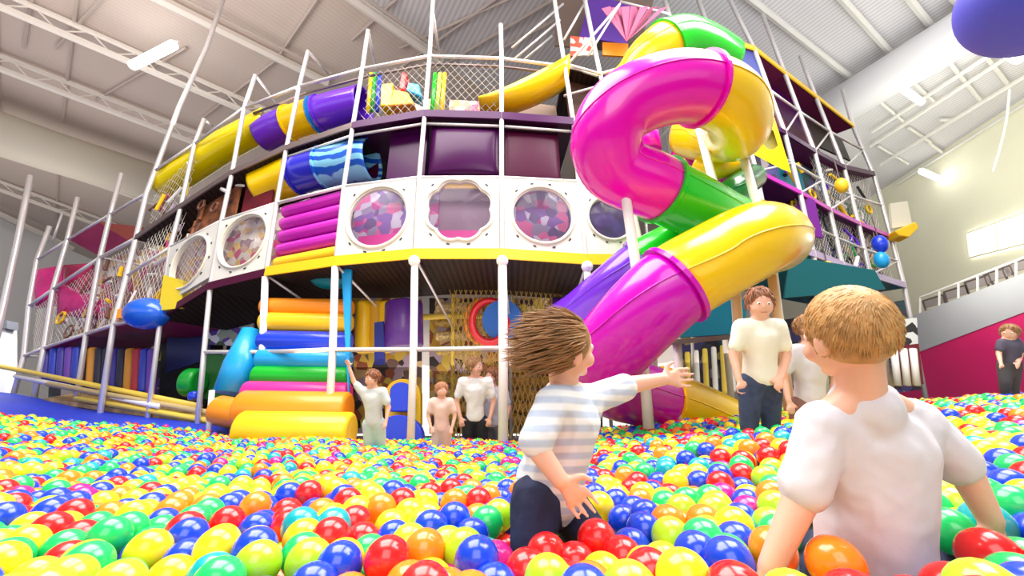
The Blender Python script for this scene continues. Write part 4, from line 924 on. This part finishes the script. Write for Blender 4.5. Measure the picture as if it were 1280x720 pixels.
for p in pts:
    ok = True
    for (x0, x1, y0, y1), (a, b, r) in zip(bb, EXCL_T):
        if x0 < p.x < x1 and y0 < p.y < y1 and segdist(p, a, b) < r+BR*.8: ok = False; break
    if ok: keep.append(p)
def proj(p):
    q = p-CAM; zc = q.y*cT+q.z*sT; yc = -q.y*sT+q.z*cT; return (640+F*q.x/zc, 360-F*yc/zc, zc) if zc > .03 else None
keyed = []
for p in keep:
    s = proj(p)
    infr = s and -30 < s[0] < 1310 and s[1] < 745
    keyed.append(((s[2] if infr else 1e3+p.length), p, s))
keyed.sort(key=lambda t: t[0])
# nearest balls that are on top (not the buried layer)
tops = []; rest = []
buried = lambda p: p.z < hsurf(p.x, p.y)-.045
for d, p, s in keyed:
    if len(tops) < 300 and d < 1e3 and not buried(p): tops.append((p, s))
    else: rest.append((p, s))
meshes = {}
def ball_mesh(ci):
    if ci not in meshes:
        me = bpy.data.meshes.new('pit_ball'); vs, fs = ICO[4]; me.from_pydata([tuple(v*BR) for v in vs], [], fs)
        me.materials.append(bm_[ci]); me.polygons.foreach_set('use_smooth', [True]*len(me.polygons)); me.update(); meshes[ci] = me
    return meshes[ci]
def zone(s, p):
    x, y, _ = s
    if x > 1185: return 'to the right of the seated boy'
    if x > 960: return 'around the seated boy'
    if x > 800: return 'between the two nearest children'
    if x > 600: return 'around the wading child'
    if x > 400: return 'left of the wading child'
    if x > 200: return 'in front of the rainbow wall side'
    return 'in the near left corner of the pit'
def depthw(s): return 'front row' if s[1] > 665 else ('second row' if s[1] > 615 else 'farther back')
for p, s in tops:
    ci = rnd.choices(range(8), wts)[0]
    o = bpy.data.objects.new('pit_ball', ball_mesh(ci)); COL.objects.link(o); o.location = p
    o.rotation_euler = (rnd.random()*6, rnd.random()*6, 0)
    lab = '%s plastic ball %s, %s' % (palette[ci][0], zone(s, p), depthw(s))
    tag(o, lab, 'ball', lab.replace(' plastic ball', ' balls'))
st = MB(); V3 = []; 
for p, s in rest:
    z = s[2] if s else 9
    st.ball(p, BR*1.01, 3 if z < 2.2 else (2 if z < 5.5 else 1), rnd.choices(range(8), wts)[0])
o = st.build('ball_pit_balls', bm_, None, True); tag(o, 'mass of loose coloured plastic balls reaching back to the frame', 'balls', kind='stuff')
# dark sheet added under the balls, coloured as the shade in their gaps
mb = MB(); vs = []; nx, ny = 60, 40
for jj in range(ny+1):
    for ii in range(nx+1):
        x = -9+18*ii/nx; y = -.5+11*jj/ny; vs.append(V((x, y, hsurf(x, y)-.10)))
fs = [(a:=jj*(nx+1)+ii, a+1, a+nx+2, a+nx+1) for jj in range(ny) for ii in range(nx)]
mb.add(vs, fs); o = mb.build('pit_shade_sheet', mat('pit_shade_sheet', (.12,.16,.14), .9), None, True); tag(o, 'added dark sheet beneath the loose plastic balls, coloured as shade', 'bed', kind='structure')
# ball in the air, top corner
o = bpy.data.objects.new('tossed_ball', ball_mesh(3).copy()); COL.objects.link(o); o.location = W(1290, -6, .36); o.data.materials[0] = mat('violet_ball', (.10,.10,.80), .6, 0, 0)
tag(o, 'violet-blue plastic ball in mid-air close to us, top right corner', 'ball')
# ---------------------------------------------------------------- light
w = bpy.data.worlds.new('world'); SC.world = w; w.use_nodes = True
w.node_tree.nodes['Background'].inputs['Color'].default_value = (1, .97, .94, 1); w.node_tree.nodes['Background'].inputs['Strength'].default_value = 1.1
def area(loc, size, power, rot, col=(1, 1, 1), sy=None):
    l = bpy.data.lights.new('area', 'AREA'); l.energy = power; l.color = col; l.shape = 'RECTANGLE'; l.size = size; l.size_y = sy or size
    o = bpy.data.objects.new('unseen_hall_light', l); COL.objects.link(o); o.location = loc; o.rotation_euler = rot; return o  # unseen area lights, several of them added only as fill
area((-3, 2.0, 9.5), 7, 1500, (math.radians(-10), 0, 0), (1, .96, .9))
area((5, 2.5, 9.5), 6, 1250, (math.radians(-10), math.radians(8), 0), (1, .98, .95))
area((0, -4.5, 5.0), 5, 260, (math.radians(62), 0, 0), (1, .97, .93))
area((-9, 4, 7.0), 9, 520, (math.radians(180), 0, 0), (1, .93, .86))  # this and the next three: added up-lights that brighten the ceiling
area((-18, 14, 5.0), 9, 330, (math.radians(180), 0, 0), (1, .93, .86))
area((7, 3, 7.0), 8, 420, (math.radians(180), 0, 0), (.97, .97, 1))
area((13, 10, 6.0), 8, 330, (math.radians(180), math.radians(25), 0), (1, 1, .88))
area((12, 9, 6.5), 6, 230, (0, math.radians(-90), 0), (1, 1, .86))  # unseen light added to brighten the right wall
area((-14, 10, 6), 5, 700, (0, math.radians(40), 0), (1, .96, .92))
area((0, 8.2, 1.4), 7, 130, (math.radians(180), 0, 0), (1, .9, .85))  # unseen up-light added low in the frame, lifting the floor undersides
for n_ in ('plum_vinyl', 'maroon_vinyl', 'maroon_quilt', 'umber_pad', 'plum_deck', 'plum_edge', 'maroon_deck', 'maroon_deck2', 'magenta_deck', 'bay_shade_sheet', 'dark_soffit', 'mauve_pad', 'indigo_pad', 'teal_vinyl', 'teal_dark', 'teal_pad'):
    MATS[n_].node_tree.nodes['Principled BSDF'].inputs['Specular IOR Level'].default_value = .22
    MATS[n_].node_tree.nodes['Principled BSDF'].inputs['Coat Weight'].default_value *= .25
SC.view_settings.view_transform = 'Standard'; SC.view_settings.look = 'None'; SC.view_settings.exposure = .2; SC.view_settings.gamma = 1.0
SC.cycles.max_bounces = 6
print('balls', len(keep))
